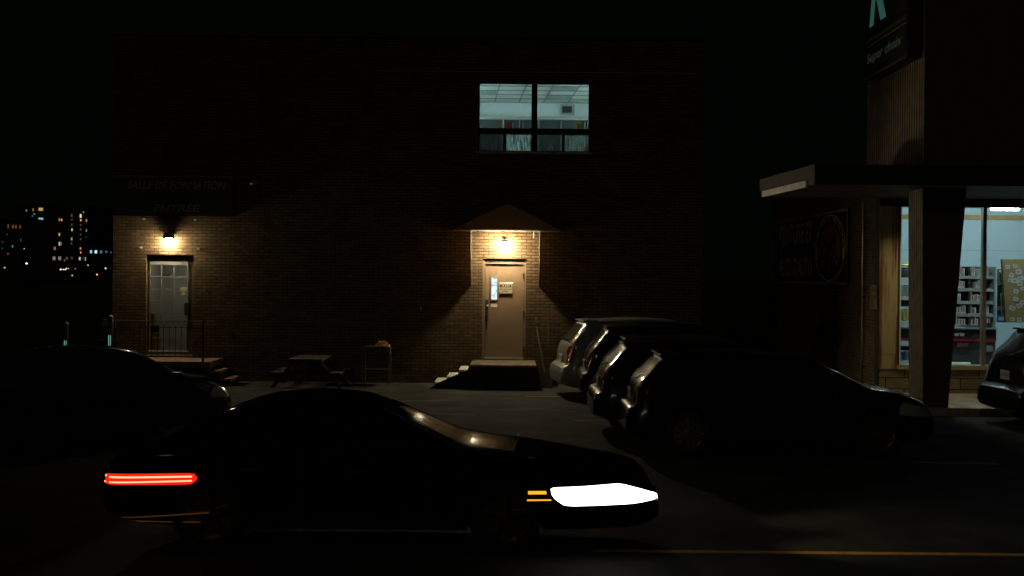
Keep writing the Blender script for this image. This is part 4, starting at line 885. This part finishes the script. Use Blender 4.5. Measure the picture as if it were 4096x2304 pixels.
# ------------------------------------------------------------------ cars
def pchip(xs, ys):
    n = len(xs); h = [xs[i+1]-xs[i] for i in range(n-1)]; d = [(ys[i+1]-ys[i])/h[i] for i in range(n-1)]; m = [0]*n
    m[0], m[-1] = d[0], d[-1]
    for i in range(1, n-1):
        if d[i-1]*d[i] > 0:
            w1, w2 = 2*h[i]+h[i-1], h[i]+2*h[i-1]; m[i] = (w1+w2)/(w1/d[i-1]+w2/d[i])
    def f(x):
        x = max(xs[0], min(xs[-1], x)); i = 0
        while i < n-2 and x > xs[i+1]: i += 1
        t = (x-xs[i])/h[i]
        return (2*t**3-3*t*t+1)*ys[i]+(t**3-2*t*t+t)*h[i]*m[i]+(-2*t**3+3*t*t)*ys[i+1]+(t**3-t*t)*h[i]*m[i+1]
    return f
PASSGLASS = mat('dark passing glass', (.002,.003,.003), .7, spec=.0, coat=.10)
CARGLASS = mat('tinted car glass', (.006,.008,.008), .08, spec=.8)
CHROME = mat('chrome', (.6,.6,.58), .15, 1.0)
RIMM = mat('alloy rim', (.20,.17,.13), .35, .85)
DUSTY = mat('dusty rear glass', (.015,.016,.015), .13, spec=.45)
TRIMB = mat('black plastic', (.012,.012,.012), .5)
TAILOFF = mat('unlit tail lamp', (.28,.015,.01), .15, coat=.6)
TAILDK = mat('dark tail lamp', (.05,.006,.005), .12, coat=.6)
HEADOFF = mat('unlit head lamp', (.5,.55,.55), .15, .3, coat=.6)
PLATE = mat('licence plate', (.5,.5,.45), .5)
SEAM = mat('panel seam', (.003,.003,.003), .7)

class Car:
    def __init__(s, P):
        s.P = P; pts = P['sil']; cs = [0]
        for i in range(1, len(pts)): cs.append(cs[-1]+math.hypot(pts[i][0]-pts[i-1][0], pts[i][1]-pts[i-1][1]))
        s.T = cs[-1]; s.cs = cs; s.fx = pchip(cs, [p[0] for p in pts]); s.fz = pchip(cs, [p[1] for p in pts])
        L = pts[-1][0]; s.L = L; W = P['w']/2
        s.fw = pchip([0, .08, .35, 1.0, L*.5, L-.9, L-.35, L-.1, L], [W*.84, W*.92, W*.975, W, W, W*.985, W*.93, W*.80, W*.66])
        s.fb = pchip([0, .25, .7, L*.5, L-.7, L-.2, L], [.32, .24, .2, .18, .2, .22, .27])
        s.fs = pchip(*P['belt'])
    def sec(s, t):
        x, zt = s.fx(t), s.fz(t); w = s.fw(x); zb = s.fb(x); zs = min(s.fs(x), zt-.035); zs = max(zs, zb+.15)
        zt = max(zt, zs+.03); k = max(0, min(1, (zt-zs)/.42)); wt = w*.86*(1-k)+s.P['wtop']*k
        H = zs-zb
        return x, [(0,zb),(w*.80,zb),(w*.96,zb+.06),(w,zb+.36*H),(w*.985,zb+.80*H),(w*.945,zs),((w*.945+wt)/2+.012*k,(zs+zt)/2-.01*k),(wt,zt-.075*k-.008),(wt*.72,zt-.014*k-.002),(0,zt)]
    def S(s, t, q):
        x, P = s.sec(t); i = min(int(q), 8); f = q-i
        a, b, c, d = P[max(i-1,0)], P[i], P[i+1], P[min(i+2,9)]
        def cr(p0,p1,p2,p3): return .5*((2*p1)+(-p0+p2)*f+(2*p0-5*p1+4*p2-p3)*f*f+(-p0+3*p1-3*p2+p3)*f**3)
        return Vector((x-s.L/2, -max(0.0, cr(a[0],b[0],c[0],d[0])), cr(a[1],b[1],c[1],d[1])))
    def tx(s, x):
        lo, hi = 0, s.T
        for _ in range(24):
            m = (lo+hi)/2
            if s.fx(m) < x: lo = m
            else: hi = m
        return lo
    def qz(s, t, z, q0=1.6, q1=7.0):
        for _ in range(18):
            m = (q0+q1)/2
            if s.S(t, m).z < z: q0 = m
            else: q1 = m
        return q0
    def nrm(s, t, q, e=.02):
        a = s.S(min(s.T,t+e), q)-s.S(max(0,t-e), q); b = s.S(t, min(9,q+.05))-s.S(t, max(0,q-.05)); n = a.cross(b)
        if n.length < 1e-9: n = Vector((0,-1,0))
        n.normalize(); c = s.S(t, q)-Vector((s.S(t,q).x*.9, 0, .6))
        return n if n.dot(c) > 0 else -n
    def patch(s, fn, nu, nv, name, m, root, off=.006, side=1, mirror=False):
        """fn(u,v)->(t,q); side=1 camera side(-Y), -1 far side; mirror=True -> both halves joined across centre"""
        mb = MB(); sides = (1, -1) if mirror else (side,)
        for sd in sides:
            g = []
            for i in range(nu+1):
                row = []
                for j in range(nv+1):
                    t, q = fn(i/nu, j/nv); p = s.S(t, q) + s.nrm(t, q)*off
                    row.append((p.x, p.y*sd, p.z))
                g.append(row)
            n = len(mb.v)
            for r in g: mb.v += r
            for i in range(nu):
                for j in range(nv): a = n+i*(nv+1)+j; mb.f.append((a, a+1, a+nv+2, a+nv+1))
        mb.smooth = True
        return mb.build(name, m, root, local=True)
    def xz(s, corners, nu, nv, name, m, root, off=.008, side=1, q0=1.6, q1=6.9, rnd=False):
        """corners: rear-bottom, front-bottom, front-top, rear-top (x,z)"""
        (a, b, c, d) = corners
        def fn(u, v):
            if rnd: v = .5+(v-.5)*max(.02, 1-abs(2*u-1)**14)**.40
            x = (a[0]*(1-u)+b[0]*u)*(1-v)+(d[0]*(1-u)+c[0]*u)*v; z = (a[1]*(1-u)+b[1]*u)*(1-v)+(d[1]*(1-u)+c[1]*u)*v
            t = s.tx(x); return t, s.qz(t, z, q0, q1)
        return s.patch(fn, nu, nv, name, m, root, off, side)

def make_wheel(root, x, y, r, sd, spokes=5):
    o = MB(); ww = .105
    o.lathe((x, y, r), [(r*.70,-ww),(r*.93,-ww*1.0),(r,-ww*.72),(r,ww*.72),(r*.93,ww),(r*.70,ww)], 'Y', 32, False)
    ty = o.build('tyre', RUBBER, root, local=True)
    rm_ = MB(); yo = y-sd*ww*.80
    rm_.lathe((x, yo, r), [(r*.70,-.0),(r*.66,sd*.01),(r*.64,sd*.05),(.0,sd*.055)], 'Y', 32, False)
    for k in range(spokes):
        a = 2*math.pi*k/spokes+.3; ca, sa = math.cos(a), math.sin(a)
        def p(rad, tw, d): return (x+ca*rad-sa*tw, yo+sd*d, r+sa*rad+ca*tw)
        rm_.hexa([p(.04,-.035,.03),p(r*.66,-.024,.02),p(r*.66,.024,.02),p(.04,.035,.03)], [p(.04,-.03,-.004),p(r*.66,-.018,-.002),p(r*.66,.018,-.002),p(.04,.03,-.004)])
    rm_.lathe((x, yo, r), [(.055,sd*.03),(.055,-sd*.01),(.0,-sd*.014)], 'Y', 16, False)
    rm_.build('rim', RIMM, ty, local=True)
    return ty

def make_car(P, label, loc, yaw=0, group=None):
    c = Car(P); root = thing(P['kind'], label, 'car', (0,0,0), group); L = c.L
    paint = mat(P['paint'][0], P['paint'][1], P['paint'][2], P['paint'][3], coat=P['paint'][4] if len(P['paint']) > 4 else .8, spec=P['paint'][5] if len(P['paint']) > 5 else .5)
    NS, NQ = 84, 36; mb = MB(); ring = []
    for i in range(NS+1):
        t = c.T*i/NS; pts = [c.S(t, 9*j/NQ) for j in range(NQ+1)]
        full = [(p.x, p.y, p.z) for p in pts] + [(p.x, -p.y, p.z) for p in reversed(pts[1:-1])]
        ring.append(len(mb.v)); mb.v += full; K = len(full)
    for i in range(NS):
        for j in range(K): k = (j+1) % K; mb.f.append((ring[i]+j, ring[i]+k, ring[i+1]+k, ring[i+1]+j))
    mb.f.append(tuple(ring[0]+j for j in range(K))); mb.f.append(tuple(ring[-1]+j for j in range(K)))
    mb.smooth = True
    body = mb.build('body', paint, root, local=True)
    r = P['r']; cut = MB(); wy = P['w']/2; wxs = (P['ra']-L/2, P['fa']-L/2)
    for wx in wxs:
        for sd in (1, -1): cut.lathe((wx, -sd*(wy-.12), r*.98), [(r+.045,-.19),(r+.045,.19)], 'Y', 28)
    co = cut.build('cutter', None, None); co.location = (0,0,0)
    co.data.clear_geometry(); co.data.from_pydata(cut.v, [], cut.f)
    b2 = bmesh.new(); b2.from_mesh(co.data); bmesh.ops.recalc_face_normals(b2, faces=b2.faces); b2.to_mesh(co.data); b2.free()
    md = body.modifiers.new('b', 'BOOLEAN'); md.operation = 'DIFFERENCE'; md.object = co; md.solver = 'EXACT'
    dg = bpy.context.evaluated_depsgraph_get(); dg.update(); me = bpy.data.meshes.new_from_object(body.evaluated_get(dg))
    body.modifiers.clear()
    if len(me.polygons) > 1000:
        body.data = me; me.polygons.foreach_set('use_smooth', [True]*len(me.polygons)); me.set_sharp_from_angle(angle=R_(35))
    bpy.data.objects.remove(co)
    for wx in wxs:
        for sd in (1, -1): make_wheel(root, wx, -sd*(wy-.115), r, sd, P.get('spokes', 5))
    g = P['glass']   # x positions: rear side glass bottom/top, b pillar, front bottom/top
    def side(x0b, x0t, x1b, x1t):
        def fn(u, v):
            x = (x0b*(1-u)+x1b*u)*(1-v)+(x0t*(1-u)+x1t*u)*v; return c.tx(x), 5.12+v*1.75
        return fn
    bp_ = g['b']
    for sd in (1, -1):
        c.patch(side(g['r0'], g['r1'], bp_-.03, bp_-.03), 12, 6, 'side_window', P.get('pane', CARGLASS), root, .006, sd)
        c.patch(side(bp_+.03, bp_+.03, g['f0'], g['f1']), 12, 6, 'side_window', P.get('pane', CARGLASS), root, .006, sd)
        # mirror
        t = c.tx(g['f0']-.12); p = c.S(t, 5.1)
        MB().hexa([(p.x-.07, sd*(p.y-.02), p.z-.0),(p.x+.09, sd*(p.y-.02), p.z-.0),(p.x+.05, sd*(p.y-.20), p.z+.01),(p.x-.07, sd*(p.y-.20), p.z+.01)], [(p.x-.07, sd*(p.y-.03), p.z+.13),(p.x+.03, sd*(p.y-.03), p.z+.13),(p.x+.02, sd*(p.y-.19), p.z+.13),(p.x-.07, sd*(p.y-.19), p.z+.13)]).build('mirror', paint, root, .012, True)
        for hx_ in g['handles']:
            tt = c.tx(hx_); qq = c.qz(tt, c.fs(hx_)-.13); p = c.S(tt, qq)
            MB().box(p.x-.09, p.x+.09, min(sd*p.y, sd*(p.y-.03)), max(sd*p.y, sd*(p.y-.03)), p.z-.012, p.z+.016).build('door_handle', CHROME if P.get('chrome') else paint, root, .006, True)
        for sx_ in g['seams']:
            zb_s = c.fb(sx_)+.12; c.xz(((sx_-.004,zb_s),(sx_+.004,zb_s),(sx_+.004,c.fs(sx_)-.02),(sx_-.004,c.fs(sx_)-.02)), 1, 14, 'door_seam', SEAM, root, .002, sd)
        x0, x1 = P['ra']+r+.08, P['fa']-r-.08
        c.xz(((x0,.24),(x1,.24),(x1,.32),(x0,.32)), 14, 2, 'sill_trim', TRIMB, root, .006, sd)
    tw = P['ws']; c.patch(lambda u, v: (c.tx(tw[0])+(c.tx(tw[1])-c.tx(tw[0]))*u, 7.15+1.85*v), 10, 8, 'windshield', P.get('pane', CARGLASS), root, .006, mirror=True)
    tr = P['rw']; c.patch(lambda u, v: (tr[0]+(tr[1]-tr[0])*u, 7.35+1.65*v), 8, 8, 'rear_window', P.get('rearglass', DUSTY), root, .006, mirror=True)
    if P.get('head'):
        for sd in (1, -1): c.xz(P['head'], 28, 6, 'headlight', P.get('headmat', HEADOFF), root, .008, sd, rnd=True)
    if P.get('tail'):
        for sd in (1, -1): c.xz(P['tail'], 24, 4, 'taillight', P.get('tailmat', TAILOFF), root, .008, sd, q1=7.4, rnd=True)
    # plates
    pz_ = P.get('platez', .82); tpl = None
    for i in range(60):
        t = c.T*i/400
        if c.fz(t) > pz_: tpl = c.fx(t); break
    xr = (tpl or 0)-L/2
    pl_ = MB().box(xr-.03, xr-.012, -.16, .16, pz_-.08, pz_+.08).build('licence_plate', PLATE, root, .003, True)
    text('lettering', 'J47 KRN', mat('plate blue', (.03,.05,.2), .6), pl_, .26, .08, (xr-.031, .13, pz_-.045), (0,-1,0), (0,0,1), 0, .02, .001, world=False)
    MB().box(L/2-.02, L/2+.006, -.34, .34, .36, .52).build('grille', TRIMB, root, .004, True)
    if P.get('spoiler'):
        sx_, sz_ = P['spoiler']; sx_ -= L/2; wv = P['wtop']-.03
        MB().hexa([(sx_-.10,-wv+.05,sz_-.012),(sx_+.16,-wv,sz_-.02),(sx_+.16,wv,sz_-.02),(sx_-.10,wv-.05,sz_-.012)], [(sx_-.09,-wv+.06,sz_+.014),(sx_+.18,-wv,sz_+.030),(sx_+.18,wv,sz_+.030),(sx_-.09,wv-.06,sz_+.014)]).build('spoiler', paint, root, .006, True)
    # rear wiper
    if P.get('wiper'):
        t0c, t1c = tr[0]+.02, tr[0]+(tr[1]-tr[0])*.35; a = c.S(t0c, 9)+Vector((-.03,0,.0)); b = c.S(t1c, 8.2)+Vector((-.03,0,.0))
        MB().tube([tuple(a), tuple(b)], .008, 6).build('rear_wiper', TRIMB, root, local=True)
    if P.get('rails'):
        for sd in (1, -1):
            pts = []
            for i in range(9):
                x = P['rails'][0]+(P['rails'][1]-P['rails'][0])*i/8; p = c.S(c.tx(x), 7.45); pts.append((p.x, sd*p.y, p.z+(.035 if 0 < i < 8 else .0)))
            MB().tube(pts, .012, 6).build('roof_rail', TRIMB, root, local=True)
    root.rotation_euler = (0, 0, yaw); root.location = loc
    return root, c

def hatch(h, L=4.35, w=1.78, **kw):
    s = h/1.5; k = L/4.4
    sil = [(0,.36),(.0,.56),(.03,.66),(.13,.71),(.15,.90*s),(.20,1.02*s),(.36,1.20*s),(.52,1.38*s),(.58,1.44*s),(.95,1.475*s),(1.7*k,1.5*s),(2.3*k,1.48*s),(2.65*k,1.40*s),(3.35*k,1.06*s),(3.45*k,1.01*s),(3.9*k,.93*s),(4.2*k,.82*s),(L-.06,.66),(L,.52),(L,.36)]
    belt = [(0,.60),(.14,.70),(.3,.96*s),(1.5,.93*s),(3.2*k,.90*s),(4.0*k,.78*s),(L,.50)]
    P = dict(sil=sil, belt=tuple(zip(*belt)), w=w, wtop=.60, r=.325, ra=.86, fa=L-.88, ws=(2.72*k,3.33*k), platez=.80, spoiler=(.60,1.435*s), wiper=True, kind='parked_car',
             glass=dict(r0=.62, r1=.95, b=2.0*k, f0=3.15*k, f1=2.75*k, handles=(1.45*k,2.45*k), seams=(1.15*k,2.0*k,3.2*k)),
             head=((L-.62,.60),(L-.05,.56),(L-.10,.68),(L-.55,.78)), tail=((.08,.74),(.20,.74),(.34,.98*s),(.17,.97*s)), tailmat=TAILDK)
    c = Car(P); P['belt'] = tuple(zip(*belt))
    ta, tb = None, None
    n = len(sil); cs = c.cs; P['rw'] = (cs[5]+.03, cs[7]-.02)
    P.update(kw); return P
# five cars standing side by side; (distance of near side, rear x pixel, ground pixel)
def park(P, label, D, pxrear, group='cars parked side by side', yaw=0):
    X = U(pxrear, 1400, D+P['w']*.5)[0]; L = P['sil'][-1][0]
    return make_car(P, label, (X+L/2, D+P['w']/2, 0), yaw, group)
BLK = ('black car paint', (.006,.007,.007), .26, .0, .3, .12)
GRY = ('dark grey car paint', (.022,.022,.021), .28, .2, .3, .2)
SIL = ('silver car paint', (.30,.30,.26), .36, .3)
BRO = ('dark brown car paint', (.03,.018,.011), .27, .3, .3, .2)
park(hatch(1.66, 4.45, paint=SIL, tailmat=TAILOFF), 'silver hatchback nearest the brick wall in the row of parked cars', 23.3, 2216, yaw=R_(7))
park(hatch(1.60, 4.4, paint=BRO, rails=(1.0,2.5)), 'dark brown hatchback second from the brick wall in the parked row', 21.55, 2312)
park(hatch(1.47, 4.2, paint=GRY), 'dark grey hatchback in the middle of the five parked cars', 19.7, 2378)
park(hatch(1.49, 4.4, paint=BLK, head=((3.75,.62),(4.33,.58),(4.3,.70),(3.8,.78))), 'black hatchback second nearest the street in the parked row', 17.85, 2362)
wag = hatch(1.45, 4.42, paint=('near black paint', (.006,.007,.007), .26, 0, .3, .12), spokes=10)
park(wag, 'black hatchback nearest the street in the row of parked cars', 15.95, 2486)

# dark SUV at the right edge
suv = hatch(1.74, 4.6, 1.85, paint=BLK, rails=(1.0,2.8), r=.36, platez=.88, fa=3.65, ra=.92)
X = U(3955, 1600, 20.0)[0]
make_car(suv, 'black SUV cut off by the right edge in front of the store', (X+2.3, 19.75, 0), R_(3))
# dark sedan at the left edge
def sedan(h, L, w=1.82, **kw):
    s = h/1.42
    sil = [(0,.40),(.0,.62),(.03,.78*s),(.10,.95*s),(.2,1.0*s),(.62,1.03*s),(.95,1.16*s),(1.35,1.32*s),(1.75,1.40*s),(2.2,1.42*s),(2.6,1.38*s),(2.85,1.31*s),(3.45,.99*s),(3.55,.95*s),(4.1,.88*s),(L-.35,.76*s),(L-.08,.62),(L,.50),(L,.36)]
    belt = [(0,.62),(.1,.86*s),(.8,.92*s),(1.6,.90*s),(3.3,.87*s),(4.1,.74*s),(L,.46)]
    P = dict(sil=sil, belt=tuple(zip(*belt)), w=w, wtop=.60, r=.33, ra=1.0, fa=L-.90, ws=(2.86,3.44), platez=.72, kind='parked_car',
             glass=dict(r0=1.0, r1=1.5, b=2.1, f0=3.3, f1=2.9, handles=(1.75,2.65), seams=(1.3,2.15,3.3)), chrome=True,
             head=((L-.75,.58),(L-.06,.54),(L-.10,.66),(L-.65,.74)), tail=((.02,.66),(.40,.68),(.40,.80),(.04,.80)))
    c = Car(P); P['rw'] = (c.cs[5]+.04, c.cs[8]-.1)
    P.update(kw); return P
ls = sedan(1.43, 4.6, paint=('dark sedan paint', (.008,.010,.010), .16, 0), kind='parked_car')
X = U(345, 1500, 16.7)[0]
make_car(ls, 'dark sedan parked at an angle at the left edge in front of the landing', (X, 16.7, 0), R_(58))

# ------------------------------------------------------------------ passing car in the street (at rest)
Dn = F/445.0
mvL = 5.08
HEADON = mat('lit head lamp', (1,1,1), .3, emit=(1,.98,.94), estr=4)
TAILON = mat('lit tail lamp', (.3,.01,.01), .3, emit=(1,.015,.008), estr=1.0)
mv = sedan(1.36, mvL, 1.80, paint=('passing car paint', (.002,.002,.002), .8, 0, .06, .0), kind='moving_car')
s = 1.36/1.42
mv['sil'] = [(0,.42),(.0,.62),(.04,.76),(.12,.88),(.22,.93),(.5,.97),(.8,1.10),(1.15,1.26),(1.5,1.34),(1.9,1.36),(2.25,1.33),(2.5,1.25),(3.15,.96),(3.28,.92),(3.9,.84),(4.5,.75),(mvL-.12,.66),(mvL-.02,.52),(mvL,.40)]
mv['belt'] = tuple(zip(*[(0,.60),(.12,.82),(.8,.88),(1.6,.87),(3.1,.84),(4.0,.74),(mvL,.44)]))
c_ = Car(mv); mv['rw'] = (c_.cs[5]+.04, c_.cs[8]-.1); mv['ws'] = (2.5, 3.14)
mv['glass'] = dict(r0=.85, r1=1.25, b=1.75, f0=2.95, f1=2.55, handles=(1.35,2.35), seams=(1.1,1.8,2.95))
mv['pane'] = PASSGLASS; mv['rearglass'] = PASSGLASS; mv['ra'] = .98; mv['fa'] = 3.66
def MZ(px, py, D=Dn+.05):
    x, z = U(px, py, D); return x, z
xrear = U(392, 1900, Dn)[0]
def loc_(px, py): x, z = MZ(px, py); return (x-xrear, z)
mv['head'] = (loc_(2240,2022), loc_(2700,2016), loc_(2500,1942), loc_(2186,1948)); mv['headmat'] = HEADON
mv['tail'] = (loc_(398,1940), loc_(790,1934), loc_(800,1888), loc_(404,1896)); mv['tailmat'] = TAILON
root, cc = make_car(mv, 'black sedan passing in the street with white headlamp and red tail lamp lit', (xrear+mvL/2, Dn+.9, 0))
SIDEB = mat('lit tail bar', (1,.3,.2), .3, emit=(1,.33,.16), estr=2.4)
AMB = mat('amber side marker', (.6,.25,.02), .3, emit=(1,.42,.02), estr=1.3)
AMBD = mat('painted amber reflector glow', (.45,.17,.03), .3, emit=(.45,.17,.03), estr=.10)  # weak emission paints reflected light on the reflector
GRYC = mat('grey chrome strip', (.25,.32,.31), .3, .8)
for sd in (1, -1):
    cc.xz((loc_(408,1914), loc_(775,1906), loc_(775,1899), loc_(408,1907)), 12, 1, 'tail_bar', SIDEB, root, .013, sd)
    cc.xz((loc_(410,1934), loc_(775,1922), loc_(775,1916), loc_(410,1928)), 12, 1, 'tail_bar', SIDEB, root, .013, sd)
    cc.xz((loc_(2112,1974), loc_(2186,1974), loc_(2184,1961), loc_(2112,1961)), 6, 2, 'side_marker', AMB, root, .008, sd)
    cc.xz((loc_(2108,2000), loc_(2205,1999), loc_(2203,1994), loc_(2108,1994)), 6, 1, 'side_marker', AMB, root, .008, sd)
    cc.xz((loc_(480,2074), loc_(842,2048), loc_(842,2043), loc_(480,2069)), 12, 1, 'rear_reflector', AMBD, root, .008, sd)
    cc.xz((loc_(478,2087), loc_(806,2087), loc_(806,2082), loc_(478,2082)), 12, 1, 'rear_reflector', AMBD, root, .008, sd)
    cc.xz((loc_(2350,2033), loc_(2645,2030), loc_(2645,2024), loc_(2350,2028)), 12, 1, 'chrome_strip', GRYC, root, .01, sd)
    cc.xz((loc_(2440,2046), loc_(2650,2044), loc_(2650,2040), loc_(2440,2042)), 12, 1, 'chrome_strip', GRYC, root, .01, sd)
    # head lamp beam
    sp = bpy.data.lights.new('headlamp_beam', 'SPOT'); sp.energy = 60; sp.spot_size = R_(52); sp.spot_blend = 1.0; sp.color = (1,.80,.52); sp.shadow_soft_size = .05
    so_ = bpy.data.objects.new('headlamp_beam', sp); COL.objects.link(so_); so_.parent = root
    so_.location = (mvL/2+.14, -sd*.55, .60); so_.rotation_euler = (0, R_(-82), 0)
    d = Vector((1, -sd*.02, -.13)).normalized(); so_.rotation_euler = d.to_track_quat('-Z', 'Y').to_euler()
# bright chrome A-pillar moulding on the camera side
def pa(px, py, D):
    x, z = U(px, py, D); return (x-root.location.x, D-root.location.y, z)
# ------------------------------------------------------------------ far city at the left
FB = 250.0
WC = {'y': (1,.62,.16), 'o': (1,.42,.12), 'w': (1,.92,.72), 't': (.45,.85,.95), 'c': (.1,.65,.8)}
def lit(c, s):
    k = 'lit %s %.1f' % (c, s); return mat(k, (.1,.1,.1), .5, emit=WC[c], estr=s)
def z2p(zx, zy): return zx/3.622, 750+zy/3.622
def far_building(label, x0, x1, y0, D, depth, wins, colr):
    X0, Z1 = U(x0, y0, D); X1 = U(x1, y0, D)[0]
    b = thing('apartment_block', label, 'building', ((X0+X1)/2, D, 0), 'distant buildings beyond the lot')
    MB().box(X0, X1, D, D+depth, 0, Z1).build('wall', mat('far wall', (.03,.03,.028), .8, var=.2), b)
    MB().box(X0-.3, X1+.3, D-.3, D+depth+.3, Z1+.01, Z1+.6).build('roof', mat('far roof', (.05,.045,.04), .8), b)
    for (zx, zy, w_, h_, c, s_) in wins:
        px, py = z2p(zx, zy); q = UR(px-w_/7.24, px+w_/7.24, py-h_/7.24, py+h_/7.24, D-.1); s_ *= 1.0
        MB().box(q[0], q[1], D-.12, D-.02, q[2], q[3]).build('lit_window', lit(c, s_), b)
    return b
W1 = [(590,315,60,42,'y',.5),(478,322,14,40,'y',.25),(590,462,66,46,'t',.55),(495,385,20,22,'t',.2),(468,415,10,14,'c',.4),(470,480,10,12,'c',.4),(465,520,24,34,'w',.5),(488,598,68,50,'w',.5),(597,530,44,38,'o',.12),(583,597,40,36,'o',.12),
      (488,662,62,30,'o',.1),(488,738,66,48,'y',.4),(597,738,44,34,'o',.07),(382,335,12,22,'t',.4),(378,450,12,18,'t',.4),(378,532,18,20,'t',.55),(352,690,9,16,'c',.5),(390,745,24,30,'o',.12),(358,790,40,22,'o',.12),(605,887,14,20,'c',.6),(592,865,30,28,'w',.05),(793,882,24,44,'o',.3),
      (500,952,12,34,'o',.9),(380,1020,14,16,'w',1.0),(860,465,14,36,'w',.35),(892,470,14,34,'o',.8),(858,680,14,40,'y',.7),(860,815,16,54,'w',.5),(888,812,8,44,'w',.2),(870,820,8,12,'c',.8),(705,462,8,10,'c',.4)]
W1b = [w for w in W1 if w[0] > 640]; W1 = [w for w in W1 if w[0] <= 640]
far_building('tall far apartment tower with many lit windows at the left edge', 60, 176, 822, FB, 18, W1, None)
W2 = [(1038,405,16,40,'o',.15),(1040,465,16,20,'o',.07),(1038,542,16,38,'w',.12),(1042,612,14,34,'y',.9),(1038,745,18,42,'w',.28),(1036,812,16,36,'w',.1),(1168,412,22,52,'w',.8),(1170,474,14,26,'o',1.1),(1168,542,16,22,'o',.1),(1168,608,16,28,'o',.08),(1166,682,16,28,'w',.05),(1166,748,16,32,'w',.06),(1252,478,16,38,'y',.35),(1251,622,14,38,'w',.18),
      (1165,884,16,34,'o',.6),(1170,942,12,22,'o',1.0),(1208,357,7,16,'y',.7),(1250,718,12,12,'c',.15),(690,1022,30,40,'w',.07),(782,1026,40,50,'w',.22),(864,1026,38,52,'w',.24),(966,1026,34,42,'w',.12),(1040,1022,22,36,'w',.12),(1155,1030,24,42,'w',.45),(1236,1035,8,52,'w',.45),(1205,1022,8,34,'w',.15),(932,1056,9,26,'o',.3)]
far_building('broad far apartment slab with stairwell lights right of the tower', 177, 352, 832, FB+3, 18, W2+W1b, None)
W3 = [(1318,930,26,42,'t',.75),(1388,932,32,44,'t',1.1),(1464,932,26,38,'t',.25),(1540,932,30,34,'t',.1),(1606,940,12,26,'c',.2)]
far_building('low far building with a row of bluish lit windows', 358, 452, 995, FB-10, 14, W3, None)
W4 = [(118,562,16,58,'o',.15),(186,566,22,46,'o',.12),(230,568,20,44,'o',.08),(290,570,9,48,'o',.2),(180,852,12,24,'c',.6),(105,680,9,9,'c',.3),(35,790,12,12,'c',.2),(30,882,8,20,'c',.15),(112,960,20,26,'o',.06),(300,760,10,40,'w',.07)]
far_building('dim far block with a few orange windows at the very left', -120, 88, 880, FB-25, 14, W4, None)
# far street lamps
fl = [(385,1101,.42,'w',3),(68,1162,.3,'o',2.5),(350,888,.2,'w',1.5),(880,1188,.34,'w',3),(922,1189,.26,'w',2.5),(948,1188,.28,'w',2.5),(965,1172,.26,'w',2),(992,1176,.2,'w',1.5),(1090,1177,.2,'o',1.5),(902,1188,.16,'o',1.2),(1275,1126,.26,'w',1.8),(1406,1262,.36,'o',3),(1530,1172,.4,'t',2),(1046,1275,.3,'o',2.2),(945,1360,.2,'o',.6)]
descr = ['bright white','small orange','tiny white','leftmost white in the low dotted row,','second white in the low dotted row,','third white in the low dotted row,','fourth white in the low dotted row,','faint fifth in the low dotted row,','orange right end of the dotted row,','dim orange inside the dotted row,','white slanting','bright pinkish','pale blue','warm white low','faint low orange']
for i, (zx, zy, r_, c, s_) in enumerate(fl):
    px, py = z2p(zx, zy); D = 190.0+i*1.5; X, Z = U(px, py, D)
    if Z < 1.2: Z = 1.2
    r_ *= .62; s_ *= .8
    t = thing('street_lamp', '%s street lamp far left of the brick building' % descr[i], 'street lamp', (X, D, 0), 'distant street lamps')
    MB().tube([(X, D, 0), (X, D, Z)], .06, 6).build('pole', DARKM, t)
    MB().lathe((X, D, Z), [(.01,-r_*.6),(r_*.6,-r_*.2),(r_*.6,r_*.2),(.01,r_*.6)], 'Z', 10).build('lamp_head', lit(c, s_), t)
print('cartons', cnt, 'objects', len(bpy.data.objects))
